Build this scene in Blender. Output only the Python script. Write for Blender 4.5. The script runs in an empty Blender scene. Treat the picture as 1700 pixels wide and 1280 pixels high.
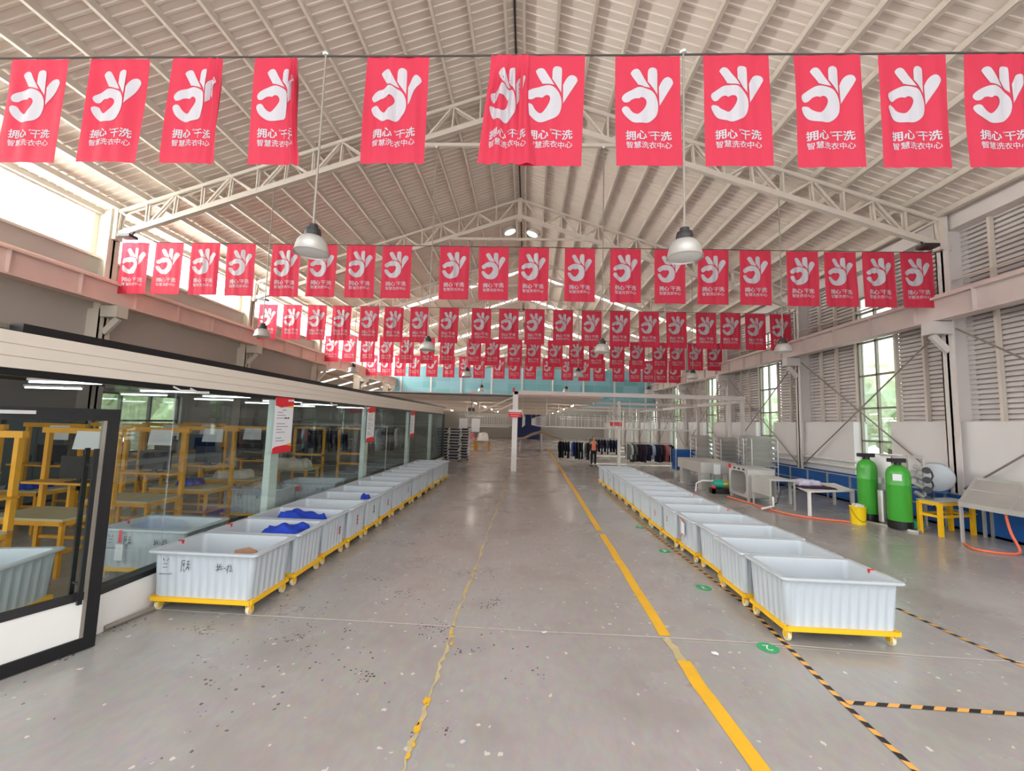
import bpy, bmesh, math, random
from mathutils import Vector, Matrix
R = random.Random(7)
S = bpy.context.scene
COL = S.collection
PI = math.pi

# ------------------------------------------------------------------ camera, world, exposure
F_PX, YAW, PITCH, ROLL = 690.0, -0.0394, 0.0882, 0.0296
CAM = Vector((0.55, 0.0, 2.2))
fw = Vector((math.sin(YAW)*math.cos(PITCH), math.cos(YAW)*math.cos(PITCH), math.sin(PITCH)))
r0 = Vector((math.cos(YAW), -math.sin(YAW), 0)); u0 = r0.cross(fw)
rt = math.cos(ROLL)*r0 + math.sin(ROLL)*u0
up = -math.sin(ROLL)*r0 + math.cos(ROLL)*u0
cd = bpy.data.cameras.new('camera'); cam = bpy.data.objects.new('camera', cd); COL.objects.link(cam)
cd.sensor_fit = 'HORIZONTAL'; cd.sensor_width = 36.0; cd.lens = 36.0*F_PX/1700.0
cd.clip_start = 0.05; cd.clip_end = 300
cam.matrix_world = Matrix(((rt.x, up.x, -fw.x, CAM.x), (rt.y, up.y, -fw.y, CAM.y), (rt.z, up.z, -fw.z, CAM.z), (0, 0, 0, 1)))
S.camera = cam

W = bpy.data.worlds.new('overcast_sky'); S.world = W; W.use_nodes = True
bg = W.node_tree.nodes['Background']
bg.inputs['Color'].default_value = (0.97, 0.985, 1.0, 1); bg.inputs['Strength'].default_value = 1.0
S.view_settings.view_transform = 'Standard'; S.view_settings.look = 'None'
S.view_settings.exposure = 1.45; S.view_settings.gamma = 1.0
S.view_settings.use_curve_mapping = False
sd_ = bpy.data.lights.new('sun', 'SUN'); sd_.energy = 3.5; sd_.angle = math.radians(4); sd_.color = (1, .985, .965)
sun = bpy.data.objects.new('sun', sd_); COL.objects.link(sun); sun.rotation_euler = (math.radians(-9), 0, 0)
for i in range(9):   # daylight standing outside each clerestory bay of the left wall
    ad = bpy.data.lights.new('clerestory_daylight', 'AREA'); ad.shape = 'RECTANGLE'; ad.size = 1.25; ad.size_y = 5.6
    ad.energy = 235; ad.color = (1, .995, .985)
    ao = bpy.data.objects.new('clerestory_daylight', ad); COL.objects.link(ao)
    ao.location = (-12.3, 2+6*i, 7.15); ao.rotation_euler = (0, math.radians(-78), 0)
S.cycles.max_bounces = 7; S.cycles.diffuse_bounces = 5; S.cycles.glossy_bounces = 3
S.cycles.transparent_max_bounces = 12; S.cycles.transmission_bounces = 4
S.cycles.use_denoising = True
S.cycles.sample_clamp_indirect = 6.0

# ------------------------------------------------------------------ materials
def lin(c):
    return tuple((x/255/12.92) if x/255 <= .04045 else ((x/255+.055)/1.055)**2.4 for x in c)
MATS = {}
def mat(name, rgb, rough=.6, metal=0., var=.06, scale=6., bump=0., spec=.5, trans=0., emit=None):
    if name in MATS: return MATS[name]
    m = bpy.data.materials.new(name); m.use_nodes = True
    nt = m.node_tree; N = nt.nodes; L = nt.links
    b = N['Principled BSDF']; c = lin(rgb)
    b.inputs['Roughness'].default_value = rough; b.inputs['Metallic'].default_value = metal
    b.inputs['Specular IOR Level'].default_value = spec
    tc = N.new('ShaderNodeTexCoord'); nz = N.new('ShaderNodeTexNoise')
    nz.inputs['Scale'].default_value = scale; nz.inputs['Detail'].default_value = 4
    L.new(tc.outputs['Object'], nz.inputs['Vector'])
    mx = N.new('ShaderNodeMix'); mx.data_type = 'RGBA'
    mx.inputs[6].default_value = (*[max(0, x*(1-var)) for x in c], 1)
    mx.inputs[7].default_value = (*[min(1, x*(1+var)) for x in c], 1)
    L.new(nz.outputs['Fac'], mx.inputs[0]); L.new(mx.outputs[2], b.inputs['Base Color'])
    if bump:
        bp = N.new('ShaderNodeBump'); bp.inputs['Strength'].default_value = bump
        L.new(nz.outputs['Fac'], bp.inputs['Height']); L.new(bp.outputs['Normal'], b.inputs['Normal'])
    if trans:
        tr = N.new('ShaderNodeBsdfTranslucent'); L.new(mx.outputs[2], tr.inputs['Color'])
        ms = N.new('ShaderNodeMixShader'); ms.inputs[0].default_value = trans
        L.new(b.outputs[0], ms.inputs[1]); L.new(tr.outputs[0], ms.inputs[2])
        L.new(ms.outputs[0], N['Material Output'].inputs['Surface'])
    if emit:
        b.inputs['Emission Color'].default_value = (*lin(rgb), 1); b.inputs['Emission Strength'].default_value = emit
    MATS[name] = m
    return m
def glass_mat(name, tint, refl=.5, film=0.):
    m = bpy.data.materials.new(name); m.use_nodes = True
    nt = m.node_tree; N = nt.nodes; L = nt.links; N.remove(N['Principled BSDF'])
    t = N.new('ShaderNodeBsdfTransparent'); t.inputs['Color'].default_value = (*tint, 1)
    g = N.new('ShaderNodeBsdfGlossy'); g.inputs['Roughness'].default_value = .02
    fr = N.new('ShaderNodeFresnel'); fr.inputs['IOR'].default_value = 1.5
    ml = N.new('ShaderNodeMath'); ml.operation = 'MULTIPLY'; ml.inputs[1].default_value = refl
    L.new(fr.outputs[0], ml.inputs[0])
    ms = N.new('ShaderNodeMixShader'); L.new(ml.outputs[0], ms.inputs[0])
    L.new(t.outputs[0], ms.inputs[1]); L.new(g.outputs[0], ms.inputs[2])
    out = ms
    if film:
        tr = N.new('ShaderNodeBsdfTranslucent'); tr.inputs['Color'].default_value = (.9, .92, .88, 1)
        m2 = N.new('ShaderNodeMixShader'); m2.inputs[0].default_value = film
        L.new(ms.outputs[0], m2.inputs[1]); L.new(tr.outputs[0], m2.inputs[2]); out = m2
    L.new(out.outputs[0], N['Material Output'].inputs['Surface'])
    MATS[name] = m
    return m

def floor_mat():
    m = bpy.data.materials.new('sealed_concrete'); m.use_nodes = True
    nt = m.node_tree; N = nt.nodes; L = nt.links; b = N['Principled BSDF']
    tc = N.new('ShaderNodeTexCoord')
    def noise(s, d=4, sc=(1, 1, 1), rough=.55):
        mp = N.new('ShaderNodeMapping'); mp.inputs['Scale'].default_value = sc
        L.new(tc.outputs['Object'], mp.inputs['Vector'])
        n = N.new('ShaderNodeTexNoise'); n.inputs['Scale'].default_value = s; n.inputs['Detail'].default_value = d
        n.inputs['Roughness'].default_value = rough
        L.new(mp.outputs[0], n.inputs['Vector']); return n
    def ramp(n, a, bb, ca, cb):
        r = N.new('ShaderNodeValToRGB'); e = r.color_ramp.elements
        e[0].position = a; e[1].position = bb; e[0].color = (*ca, 1); e[1].color = (*cb, 1)
        L.new(n.outputs['Fac'], r.inputs[0]); return r
    base = ramp(noise(.35, 6), .35, .68, lin((160, 157, 153)), lin((174, 170, 168)))
    fine = noise(14, 6, (1, .5, 1))
    mx = N.new('ShaderNodeMix'); mx.data_type = 'RGBA'; mx.blend_type = 'OVERLAY'; mx.inputs[0].default_value = .18
    L.new(base.outputs[0], mx.inputs[6]); L.new(fine.outputs['Color'], mx.inputs[7])
    # worn dark scuffs in the left lane and pale flecks everywhere
    def mask(prev, col, nz_, lo, hi, x0=None, x1=None):
        rr = ramp(nz_, lo, hi, (0, 0, 0), (1, 1, 1)); fac = rr.outputs[0]
        if x0 is not None:
            sx = N.new('ShaderNodeSeparateXYZ'); L.new(tc.outputs['Object'], sx.inputs[0])
            mr = N.new('ShaderNodeMapRange'); mr.inputs[1].default_value = x0; mr.inputs[2].default_value = x1
            L.new(sx.outputs['X'], mr.inputs[0])
            mu = N.new('ShaderNodeMath'); mu.operation = 'MULTIPLY'
            L.new(fac, mu.inputs[0]); L.new(mr.outputs[0], mu.inputs[1]); fac = mu.outputs[0]
        q = N.new('ShaderNodeMix'); q.data_type = 'RGBA'
        L.new(fac, q.inputs[0]); L.new(prev, q.inputs[6]); q.inputs[7].default_value = (*col, 1)
        return q.outputs[2]
    c = mask(mx.outputs[2], lin((150, 142, 138)), noise(.9, 3), .52, .80)
    def dots(prev, col, sc, rad, keep, cluster=None, x1=None):
        nd = noise(sc*2.5, 2); ad = N.new('ShaderNodeVectorMath'); ad.operation = 'MULTIPLY_ADD'
        ad.inputs[1].default_value = (.6/sc, .6/sc, 0); L.new(nd.outputs['Color'], ad.inputs[0]); L.new(tc.outputs['Object'], ad.inputs[2])
        vo = N.new('ShaderNodeTexVoronoi'); vo.voronoi_dimensions = '2D'; vo.inputs['Scale'].default_value = sc; L.new(ad.outputs[0], vo.inputs['Vector'])
        def m(op, a_, b_):
            q = N.new('ShaderNodeMath'); q.operation = op
            for k, v in enumerate((a_, b_)):
                if isinstance(v, (int, float)): q.inputs[k].default_value = v
                else: L.new(v, q.inputs[k])
            return q.outputs[0]
        sx = N.new('ShaderNodeSeparateColor'); L.new(vo.outputs['Color'], sx.inputs[0])
        f = m('MULTIPLY', m('LESS_THAN', vo.outputs['Distance'], m('MULTIPLY', sx.outputs[1], rad)), m('LESS_THAN', sx.outputs[0], keep))
        if cluster: f = m('MULTIPLY', f, m('GREATER_THAN', noise(cluster[0], 2).outputs['Fac'], cluster[1]))
        if x1 is not None:
            sp = N.new('ShaderNodeSeparateXYZ'); L.new(tc.outputs['Object'], sp.inputs[0]); f = m('MULTIPLY', f, m('LESS_THAN', sp.outputs['X'], x1))
        q = N.new('ShaderNodeMix'); q.data_type = 'RGBA'; L.new(f, q.inputs[0]); L.new(prev, q.inputs[6]); q.inputs[7].default_value = (*col, 1)
        return q.outputs[2]
    c = dots(c, lin((88, 84, 82)), 30, .42, .5, (1.5, .60), .3)
    c = dots(c, lin((104, 100, 97)), 21, .3, .10, (.7, .52), 1.0)
    c = dots(c, lin((212, 206, 198)), 11, .2, .09)
    L.new(c, b.inputs['Base Color'])
    rr = ramp(noise(.6, 5), .3, .7, (.14, .14, .14), (.34, .34, .34))
    L.new(rr.outputs[0], b.inputs['Roughness']); b.inputs['Specular IOR Level'].default_value = .45
    bp = N.new('ShaderNodeBump'); bp.inputs['Strength'].default_value = .03
    L.new(fine.outputs['Fac'], bp.inputs['Height']); L.new(bp.outputs[0], b.inputs['Normal'])
    return m
def stripe_mat(name, ca, cb, dx, dy, freq, rough=.5):
    m = bpy.data.materials.new(name); m.use_nodes = True
    nt = m.node_tree; N = nt.nodes; L = nt.links; b = N['Principled BSDF']
    tc = N.new('ShaderNodeTexCoord'); dt = N.new('ShaderNodeVectorMath'); dt.operation = 'DOT_PRODUCT'
    dt.inputs[1].default_value = (dx*freq, dy*freq, 0); L.new(tc.outputs['Object'], dt.inputs[0])
    fr = N.new('ShaderNodeMath'); fr.operation = 'FRACT'; L.new(dt.outputs['Value'], fr.inputs[0])
    gt = N.new('ShaderNodeMath'); gt.operation = 'GREATER_THAN'; gt.inputs[1].default_value = .5; L.new(fr.outputs[0], gt.inputs[0])
    mx = N.new('ShaderNodeMix'); mx.data_type = 'RGBA'; L.new(gt.outputs[0], mx.inputs[0])
    mx.inputs[6].default_value = (*lin(ca), 1); mx.inputs[7].default_value = (*lin(cb), 1)
    L.new(mx.outputs[2], b.inputs['Base Color']); b.inputs['Roughness'].default_value = rough
    return m
def teal_mat():
    m = bpy.data.materials.new('teal_sheeting'); m.use_nodes = True
    nt = m.node_tree; N = nt.nodes; L = nt.links; b = N['Principled BSDF']
    tc = N.new('ShaderNodeTexCoord'); sp = N.new('ShaderNodeSeparateXYZ'); cb = N.new('ShaderNodeCombineXYZ')
    L.new(tc.outputs['Object'], sp.inputs[0]); L.new(sp.outputs['X'], cb.inputs['X']); L.new(sp.outputs['Z'], cb.inputs['Y'])
    br = N.new('ShaderNodeTexBrick'); L.new(cb.outputs[0], br.inputs['Vector']); br.offset = .0
    br.inputs['Color1'].default_value = (*lin((140, 196, 200)), 1); br.inputs['Color2'].default_value = (*lin((176, 212, 222)), 1)
    br.inputs['Mortar'].default_value = (*lin((196, 214, 216)), 1); br.inputs['Scale'].default_value = 1
    br.inputs['Brick Width'].default_value = 1.25; br.inputs['Row Height'].default_value = .62; br.inputs['Mortar Size'].default_value = .03; br.inputs['Mortar Smooth'].default_value = 1.0; br.inputs['Bias'].default_value = .1
    L.new(br.outputs[0], b.inputs['Base Color']); b.inputs['Roughness'].default_value = .4
    tr = N.new('ShaderNodeBsdfTranslucent'); L.new(br.outputs[0], tr.inputs['Color'])
    ms = N.new('ShaderNodeMixShader'); ms.inputs[0].default_value = .6
    L.new(b.outputs[0], ms.inputs[1]); L.new(tr.outputs[0], ms.inputs[2]); L.new(ms.outputs[0], N['Material Output'].inputs['Surface'])
    return m

M_floor = floor_mat()
M_roof = mat('roof_sheet', (228, 218, 206), .5, var=.04, scale=1.2)
M_steel = mat('cream_steel', (208, 198, 186), .5, var=.04)
M_col = mat('column_paint', (212, 205, 201), .55, var=.06, scale=2)
M_colL = mat('column_paint_warm', (205, 198, 184), .55, var=.06, scale=2)
M_craneR = mat('crane_beam_paint', (212, 198, 192), .6, var=.12, scale=1.5)
M_craneL = mat('crane_beam_rust', (226, 198, 188), .65, var=.14, scale=1.5)
M_louver = mat('louvre_sheet', (206, 199, 196), .5, var=.05, scale=1)
M_lowwall = mat('plaster', (222, 218, 216), .8, var=.06, scale=1.2, bump=.05)
M_greyp = mat('grey_panel', (174, 168, 161), .65, var=.05, scale=.8)
M_white = mat('white_paint', (232, 230, 226), .5, var=.03)
M_whitemetal = mat('white_metal', (222, 222, 220), .4, var=.04)
M_tub = mat('white_plastic', (192, 200, 206), .38, var=.025, scale=3, trans=.06)
M_yel = mat('yellow_paint', (246, 190, 20), .45, var=.08, scale=9)
M_yelw = mat('yellow_workshop_frame', (226, 160, 36), .5, var=.12, scale=9)
M_wheel = mat('cream_wheel', (224, 214, 178), .5)
M_black = mat('black_frame', (20, 21, 23), .35, var=.1)
M_dark = mat('dark_plastic', (38, 36, 38), .45)
M_red = mat('red_banner_fabric', (208, 50, 77), .7, var=.03, scale=5, trans=.24)
M_print = mat('white_print', (200, 199, 205), .7, var=.02, trans=.2)
M_redtape = mat('red_tape', (224, 40, 52), .5)
M_redmark = mat('red_marker', (176, 40, 52), .7)
M_ink = mat('black_ink', (52, 54, 58), .8)
M_paper = mat('paper', (232, 234, 236), .8, var=.02)
M_stain = mat('stainless', (214, 212, 208), .34, .6, var=.08, scale=3)
M_wire = mat('galvanised_wire', (198, 198, 194), .35, .6)
M_alu = mat('spun_aluminium', (206, 206, 202), .35, .6)
M_blue = mat('blue_cloth', (26, 62, 178), .85, var=.2, scale=14)
M_tank = mat('blue_tank', (20, 86, 158), .5, var=.18, scale=1.2)
M_green = mat('green_vessel', (70, 168, 58), .3, var=.06, scale=2)
M_teal = mat('teal_pump', (40, 170, 142), .4)
M_bucket = mat('yellow_bucket', (246, 208, 20), .4)
M_hose = mat('orange_hose', (240, 116, 78), .5)
M_board = mat('table_board', (196, 186, 150), .6, var=.12, scale=4)
M_mon = mat('monitor_black', (30, 28, 32), .3)
M_cable = mat('dark_cable', (70, 64, 60), .7)
M_rod = mat('grey_rod', (150, 142, 132), .5, .3)
M_seam = mat('pale_seam', (216, 208, 198), .8, var=.1, scale=20)
M_crack = mat('worn_line', (196, 180, 134), .8, var=.35, scale=7)
M_stripe = mat('yellow_floor_paint', (238, 184, 44), .5, var=.12, scale=5)
M_green_st = mat('green_sticker', (50, 168, 108), .5)
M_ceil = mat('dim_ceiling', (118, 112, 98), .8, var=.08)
M_post = mat('pale_post', (212, 224, 218), .5)
M_orange = mat('orange_top', (240, 128, 96), .8)
M_skin = mat('skin', (206, 158, 132), .6)
M_hair = mat('brown_hair', (84, 50, 42), .7)
M_garm = [mat('garment_black', (34, 34, 40), .9), mat('garment_navy', (34, 42, 78), .9), mat('garment_charcoal', (70, 70, 76), .9),
          mat('garment_white', (220, 220, 222), .9), mat('garment_blue', (50, 74, 170), .9), mat('garment_plum', (58, 34, 56), .9),
          mat('garment_rose', (196, 120, 128), .9), mat('garment_sage', (120, 126, 112), .9), mat('garment_sky', (170, 190, 206), .9),
          mat('garment_maroon', (110, 36, 50), .9)]
GNAME = ['black', 'navy', 'charcoal', 'white', 'royal blue', 'plum', 'pale rose', 'sage grey', 'pale blue', 'maroon']
M_tube = mat('lit_tube', (240, 248, 255), .5, var=0, emit=3.2)
M_leaf = mat('foliage', (190, 206, 172), .9, var=.5, scale=5, bump=.6)
M_glass = glass_mat('partition_glass', (.93, .965, .95), .22)
M_pane = glass_mat('window_pane', (.90, .97, .93), .3)
M_film = glass_mat('cloudy_pane', (.97, .98, .96), .2, .35)
M_sky = glass_mat('roof_light_sheet', (.95, .93, .85), .1, .4)
M_teals = teal_mat()
M_haz = stripe_mat('hazard_stripe', (236, 176, 88), (40, 38, 40), .5, 1, 6.5)
M_hazx = stripe_mat('hazard_stripe_slanted', (236, 176, 88), (40, 38, 40), 1, -1.2, 5.5)

# ------------------------------------------------------------------ mesh helpers
class MB:
    def __init__(s, o=(0, 0, 0)): s.v = []; s.f = []; s.o = Vector(o)
    def add(s, vs, fs):
        n = len(s.v); s.v += [Vector(p) for p in vs]; s.f += [[n+i for i in f] for f in fs]; return s
    def box(s, x0, x1, y0, y1, z0, z1):
        return s.add([(x0, y0, z0), (x1, y0, z0), (x1, y1, z0), (x0, y1, z0), (x0, y0, z1), (x1, y0, z1), (x1, y1, z1), (x0, y1, z1)],
                     [(0, 3, 2, 1), (4, 5, 6, 7), (0, 1, 5, 4), (1, 2, 6, 5), (2, 3, 7, 6), (3, 0, 4, 7)])
    def bar(s, p, q, w, h=None, upv=(0, 0, 1)):
        p = Vector(p); q = Vector(q); h = h or w; d = (q-p).normalized(); u = Vector(upv)
        if abs(d.dot(u)) > .97: u = Vector((0, 1, 0)) if abs(d.y) < .9 else Vector((1, 0, 0))
        a = d.cross(u).normalized()*w/2; b = a.cross(d).normalized()*h/2
        return s.add([p-a-b, p+a-b, p+a+b, p-a+b, q-a-b, q+a-b, q+a+b, q-a+b],
                     [(0, 3, 2, 1), (4, 5, 6, 7), (0, 1, 5, 4), (1, 2, 6, 5), (2, 3, 7, 6), (3, 0, 4, 7)])
    def tube(s, pts, r, n=8):
        pts = [Vector(p) for p in pts]; vs = []; fs = []
        rr = r if isinstance(r, (list, tuple)) else [r]*len(pts)
        u = None
        for i, p in enumerate(pts):
            d = (pts[min(i+1, len(pts)-1)]-pts[max(i-1, 0)]).normalized()
            if u is None: u = Vector((0, 0, 1)) if abs(d.z) < .9 else Vector((1, 0, 0))
            a = d.cross(u).normalized(); u = a.cross(d).normalized()
            vs += [p+rr[i]*(math.cos(2*PI*k/n)*a+math.sin(2*PI*k/n)*u) for k in range(n)]
        for i in range(len(pts)-1):
            fs += [(i*n+k, i*n+(k+1) % n, (i+1)*n+(k+1) % n, (i+1)*n+k) for k in range(n)]
        fs += [tuple(range(n-1, -1, -1)), tuple(range((len(pts)-1)*n, len(pts)*n))]
        return s.add(vs, fs)
    def lathe(s, prof, c=(0, 0, 0), n=24, axis='z'):
        vs = []; fs = []; c = Vector(c)
        for r, z in prof:
            for k in range(n):
                a = 2*PI*k/n; x, y = r*math.cos(a), r*math.sin(a)
                vs.append(c+Vector((x, y, z) if axis == 'z' else (x, z, y) if axis == 'y' else (z, x, y)))
        for i in range(len(prof)-1):
            fs += [(i*n+k, i*n+(k+1) % n, (i+1)*n+(k+1) % n, (i+1)*n+k) for k in range(n)]
        fs += [tuple(range(n-1, -1, -1)), tuple(range((len(prof)-1)*n, len(prof)*n))]
        return s.add(vs, fs)
    def prism(s, poly, a, b, axis='y'):
        f = {'y': lambda p, t: (p[0], t, p[1]), 'x': lambda p, t: (t, p[0], p[1]), 'z': lambda p, t: (p[0], p[1], t)}[axis]
        n = len(poly)
        return s.add([f(p, a) for p in poly]+[f(p, b) for p in poly],
                     [tuple(range(n-1, -1, -1)), tuple(range(n, 2*n))]+[(i, (i+1) % n, n+(i+1) % n, n+i) for i in range(n)])
    def mesh(s, name, m, smooth=False):
        me = bpy.data.meshes.new(name); me.from_pydata([tuple(v-s.o) for v in s.v], [], s.f); me.materials.append(m)
        bm = bmesh.new(); bm.from_mesh(me); bmesh.ops.recalc_face_normals(bm, faces=bm.faces); bm.to_mesh(me); bm.free()
        if smooth:
            for p in me.polygons: p.use_smooth = True
            if smooth != 'all':
                try: me.set_sharp_from_angle(angle=math.radians(40))
                except Exception: pass
        return me
    def build(s, name, m, parent=None, smooth=False):
        return link(name, s.mesh(name, m, smooth), parent)
def link(name, me, parent=None):
    o = bpy.data.objects.new(name, me); COL.objects.link(o)
    if parent: o.parent = parent
    return o
def tag(o, label=None, cat=None, group=None, kind=None):
    if label: o['label'] = label
    if cat: o['category'] = cat
    if group: o['group'] = group
    if kind: o['kind'] = kind
    return o
def thing(name, label, cat, loc=(0, 0, 0), rz=0., group=None):
    o = bpy.data.objects.new(name, None); COL.objects.link(o); o.empty_display_size = .1
    o.location = loc; o.rotation_euler = (0, 0, rz)
    return tag(o, label, cat, group)
def copy_tree(o, parent=None):
    c = o.copy(); COL.objects.link(c); c.parent = parent
    for ch in list(o.children): copy_tree(ch, c)
    return c
def st(o, label=None): return tag(o, label, None, None, 'structure')
ORD = ['first', 'second', 'third', 'fourth', 'fifth', 'sixth', 'seventh', 'eighth', 'ninth', 'tenth', 'eleventh', 'twelfth',
       'thirteenth', 'fourteenth', 'fifteenth', 'sixteenth', 'seventeenth', 'eighteenth', 'nineteenth', 'twentieth', 'twenty-first', 'twenty-second', 'twenty-third', 'twenty-fourth', 'twenty-fifth', 'twenty-sixth']
FAR = ['nearest', 'second nearest', 'third nearest', 'fourth nearest', 'fifth nearest', 'sixth nearest', 'seventh nearest', 'eighth nearest', 'farthest']

# ------------------------------------------------------------------ SETTING
Y0, Y1 = -1.0, 60.0
ZR, SL, XW = 11.9, .34, 11.75
def zroof(x): return ZR-SL*abs(x)
st(MB().box(-24, 26, -14, 62, -.2, 0).build('floor', M_floor))
# ribbed roof sheets with open strips where the translucent sheets lie (beyond the fourth truss)
STRIPS = [(25.4, 26.2), (31.2, 32.2), (37.2, 38.4), (42.5, 43.7), (48.2, 49.6), (53.6, 55.0)]
def roof_side(sg):
    mb = MB(); segs = []; a = Y0
    for s0, s1 in STRIPS: segs.append((a, s0)); a = s1
    segs.append((a, Y1))
    for a, b in segs:
        n = max(1, round((b-a)/.2)); p = (b-a)/n; prof = []
        for k in range(n):
            y = a+k*p; prof += [(y, 0), (y+p*.62, 0), (y+p*.70, -.018), (y+p*.92, -.018)]
        prof.append((b, 0)); vs = []; fs = []
        for y, d in prof:
            vs += [(0, y, ZR+d), (sg*12.6, y, zroof(12.6)+d), ]
        fs = [(2*i, 2*i+1, 2*i+3, 2*i+2) for i in range(len(prof)-1)]
        mb.add(vs, fs)
        mb.add([(0, a, ZR+.06), (sg*12.6, a, zroof(12.6)+.06), (sg*12.6, b, zroof(12.6)+.06), (0, b, ZR+.06)], [(0, 1, 2, 3)])
    return st(mb.build('ceiling', M_roof))
roof_side(-1); roof_side(1)
k = 0
for s0, s1 in STRIPS:
    for sg in (-1, 1):
        k += 1
        mb = MB(); xa, xb = (.5, 11.5)
        mb.add([(sg*xa, s0, zroof(xa)), (sg*xb, s0, zroof(xb)), (sg*xb, s1, zroof(xb)), (sg*xa, s1, zroof(xa))], [(0, 1, 2, 3)])
        tag(mb.build('roof_light', M_sky), f"translucent roof light strip in the {'left' if sg<0 else 'right'} slope, {ORD[(k-1)//2]} from the front", 'roof light', 'roof light strips')
st(MB().box(-.022, .022, Y0, Y1, ZR-.06, ZR-.02).build('trim_1', mat('ridge_gap', (70, 62, 56), .8)))

# right wall: louvre sheeting, low wall, windows
WINR = [(13.0+6*i, 14.45+6*i) for i in range(0, 8)]
def louvre(mb, ya, yb, za, zb, x):
    n = int((zb-za)/.125); prof = []
    for i in range(n):
        z = za+i*.125; prof += [(x, z), (x+.02, z+.082), (x+.1, z+.086), (x+.1, z+.118)]
    prof.append((x, zb)); m = len(prof)
    mb.add([(px, ya, pz) for px, pz in prof]+[(px, yb, pz) for px, pz in prof], [(i, i+1, m+i+1, m+i) for i in range(m-1)])
mb = MB(); lw = MB(); gp = MB(); ya = Y0
for (a, b) in WINR+[(Y1, Y1)]:
    louvre(mb, ya, a, 2.5, 7.75, 11.78); lw.box(11.5, 11.95, ya, a, 0, 2.55); mb.box(11.9, 11.94, ya, a, 2.5, 8.0)
    ya = b
for (a, b) in WINR: mb.box(11.78, 11.86, a, b, 6.75, 7.8)
mb.build('wall_right', M_louver); st(bpy.data.objects['wall_right'])
lw.build('wall_right.001', M_lowwall); st(bpy.data.objects['wall_right.001'])
for i in range(-1, 8):
    yk = 11+6*i
    for dy in (.24, 1.05, 1.95, 3.5, 4.4, 5.2):
        if yk+dy > Y0: gp.box(11.68, 11.78, yk+dy-.035, yk+dy+.035, 2.55, 7.75)
st(gp.build('trim_2', M_steel))
st(MB().box(11.45, 11.85, Y0, Y1, 7.55, 8.02).build('trim_3', M_col))
st(MB().tube([(11.42, Y0, 6.18), (11.42, Y1, 6.18)], .03).build('trim_4', M_steel))
for i, (a, b) in enumerate(WINR):
    fr = MB()
    for y in (a+.03, (a+b)/2, b-.03): fr.box(11.74, 11.82, y-.03, y+.03, .45, 6.75)
    for z in (.48, 1.93, 3.0, 4.08, 5.2, 6.2, 6.72): fr.box(11.74, 11.82, a, b, z-.03, z+.03)
    fr.box(11.6, 11.95, a, b, 0, .45)
    o = st(fr.build(f'window_{i+1}', M_rod)); pn = MB().box(11.775, 11.785, a+.03, b-.03, .48, 6.72).build('window_pane', M_pane, o)

# left wall: grey panels, clerestory, low windows, open lean-to beyond
st(MB().box(-12.0, -11.7, Y0, 11.2, 0, 6.5).box(-12.0, -11.7, 14.3, 23.0, 0, 6.5).box(-12, -11.7, 11.2, 14.3, 2.75, 6.5).box(-12, -11.7, 11.2, 14.3, 0, .9)
   .box(-12, -11.7, Y0, Y1, 7.78, 8.05).box(-12, -11.7, 45, Y1, 0, 6.5).build('wall_left', M_greyp))
st(MB().box(-11.72, -11.62, Y0, Y1, 6.46, 6.53).build('trim_5', M_steel))
for i in range(9):
    a, b = (Y0 if i == 0 else 5+6*(i-1)+.2), 5+6*i-.2
    fr = MB().box(-11.9, -11.8, a, b, 6.5, 6.56).box(-11.9, -11.8, a, b, 7.72, 7.78)
    for y in (a+.03, (a+b)/2, b-.03): fr.box(-11.9, -11.85, y-.02, y+.02, 6.5, 7.78)
    o = st(fr.build(f'window_{i+9}', M_steel)); MB().box(-11.835, -11.825, a, b, 6.53, 7.75).build('window_pane', M_film, o)
fr = MB()
for y in (11.23, 12.2, 13.2, 14.27): fr.box(-11.9, -11.8, y-.03, y+.03, .9, 2.75)
for z in (.93, 1.9, 2.72): fr.box(-11.9, -11.8, 11.2, 14.3, z-.03, z+.03)
o = st(fr.build('window_18', M_dark)); MB().box(-11.86, -11.85, 11.23, 14.27, .93, 2.72).build('window_pane', M_pane, o)
# lean-to roof beyond the grey panels, with its own light strips
def zlean(x): return 5.75+(x+11.7)*.31
mb = MB(); ya = 23.2; strips2 = [(24.6, 25.1), (27.4, 27.9), (30.2, 30.7), (33, 33.5), (36, 36.5), (39, 39.5)]
for a, b in strips2+[(46, 46)]:
    mb.add([(-11.7, ya, zlean(-11.7)), (-22, ya, zlean(-22)), (-22, a, zlean(-22)), (-11.7, a, zlean(-11.7))], [(0, 1, 2, 3)]); ya = b
for x in (-13.5, -15.5, -17.5): mb.box(x-.05, x+.05, 23.2, 46, zlean(x)-.15, zlean(x)-.02)
st(mb.build('ceiling.002', mat('brown_sheet', (158, 138, 118), .7)))
st(MB().box(-22.2, -22, 23, 46, 0, 2.6).build('wall_left.001', M_greyp))
for i, (a, b) in enumerate(strips2):
    tag(MB().add([(-11.7, a, zlean(-11.7)), (-22, a, zlean(-22)), (-22, b, zlean(-22)), (-11.7, b, zlean(-11.7))], [(0, 1, 2, 3)]).build('roof_light', M_sky),
        f'bright light strip in the low side roof beyond the grey wall, {ORD[i]} from the front', 'roof light', 'side roof light strips')
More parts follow.
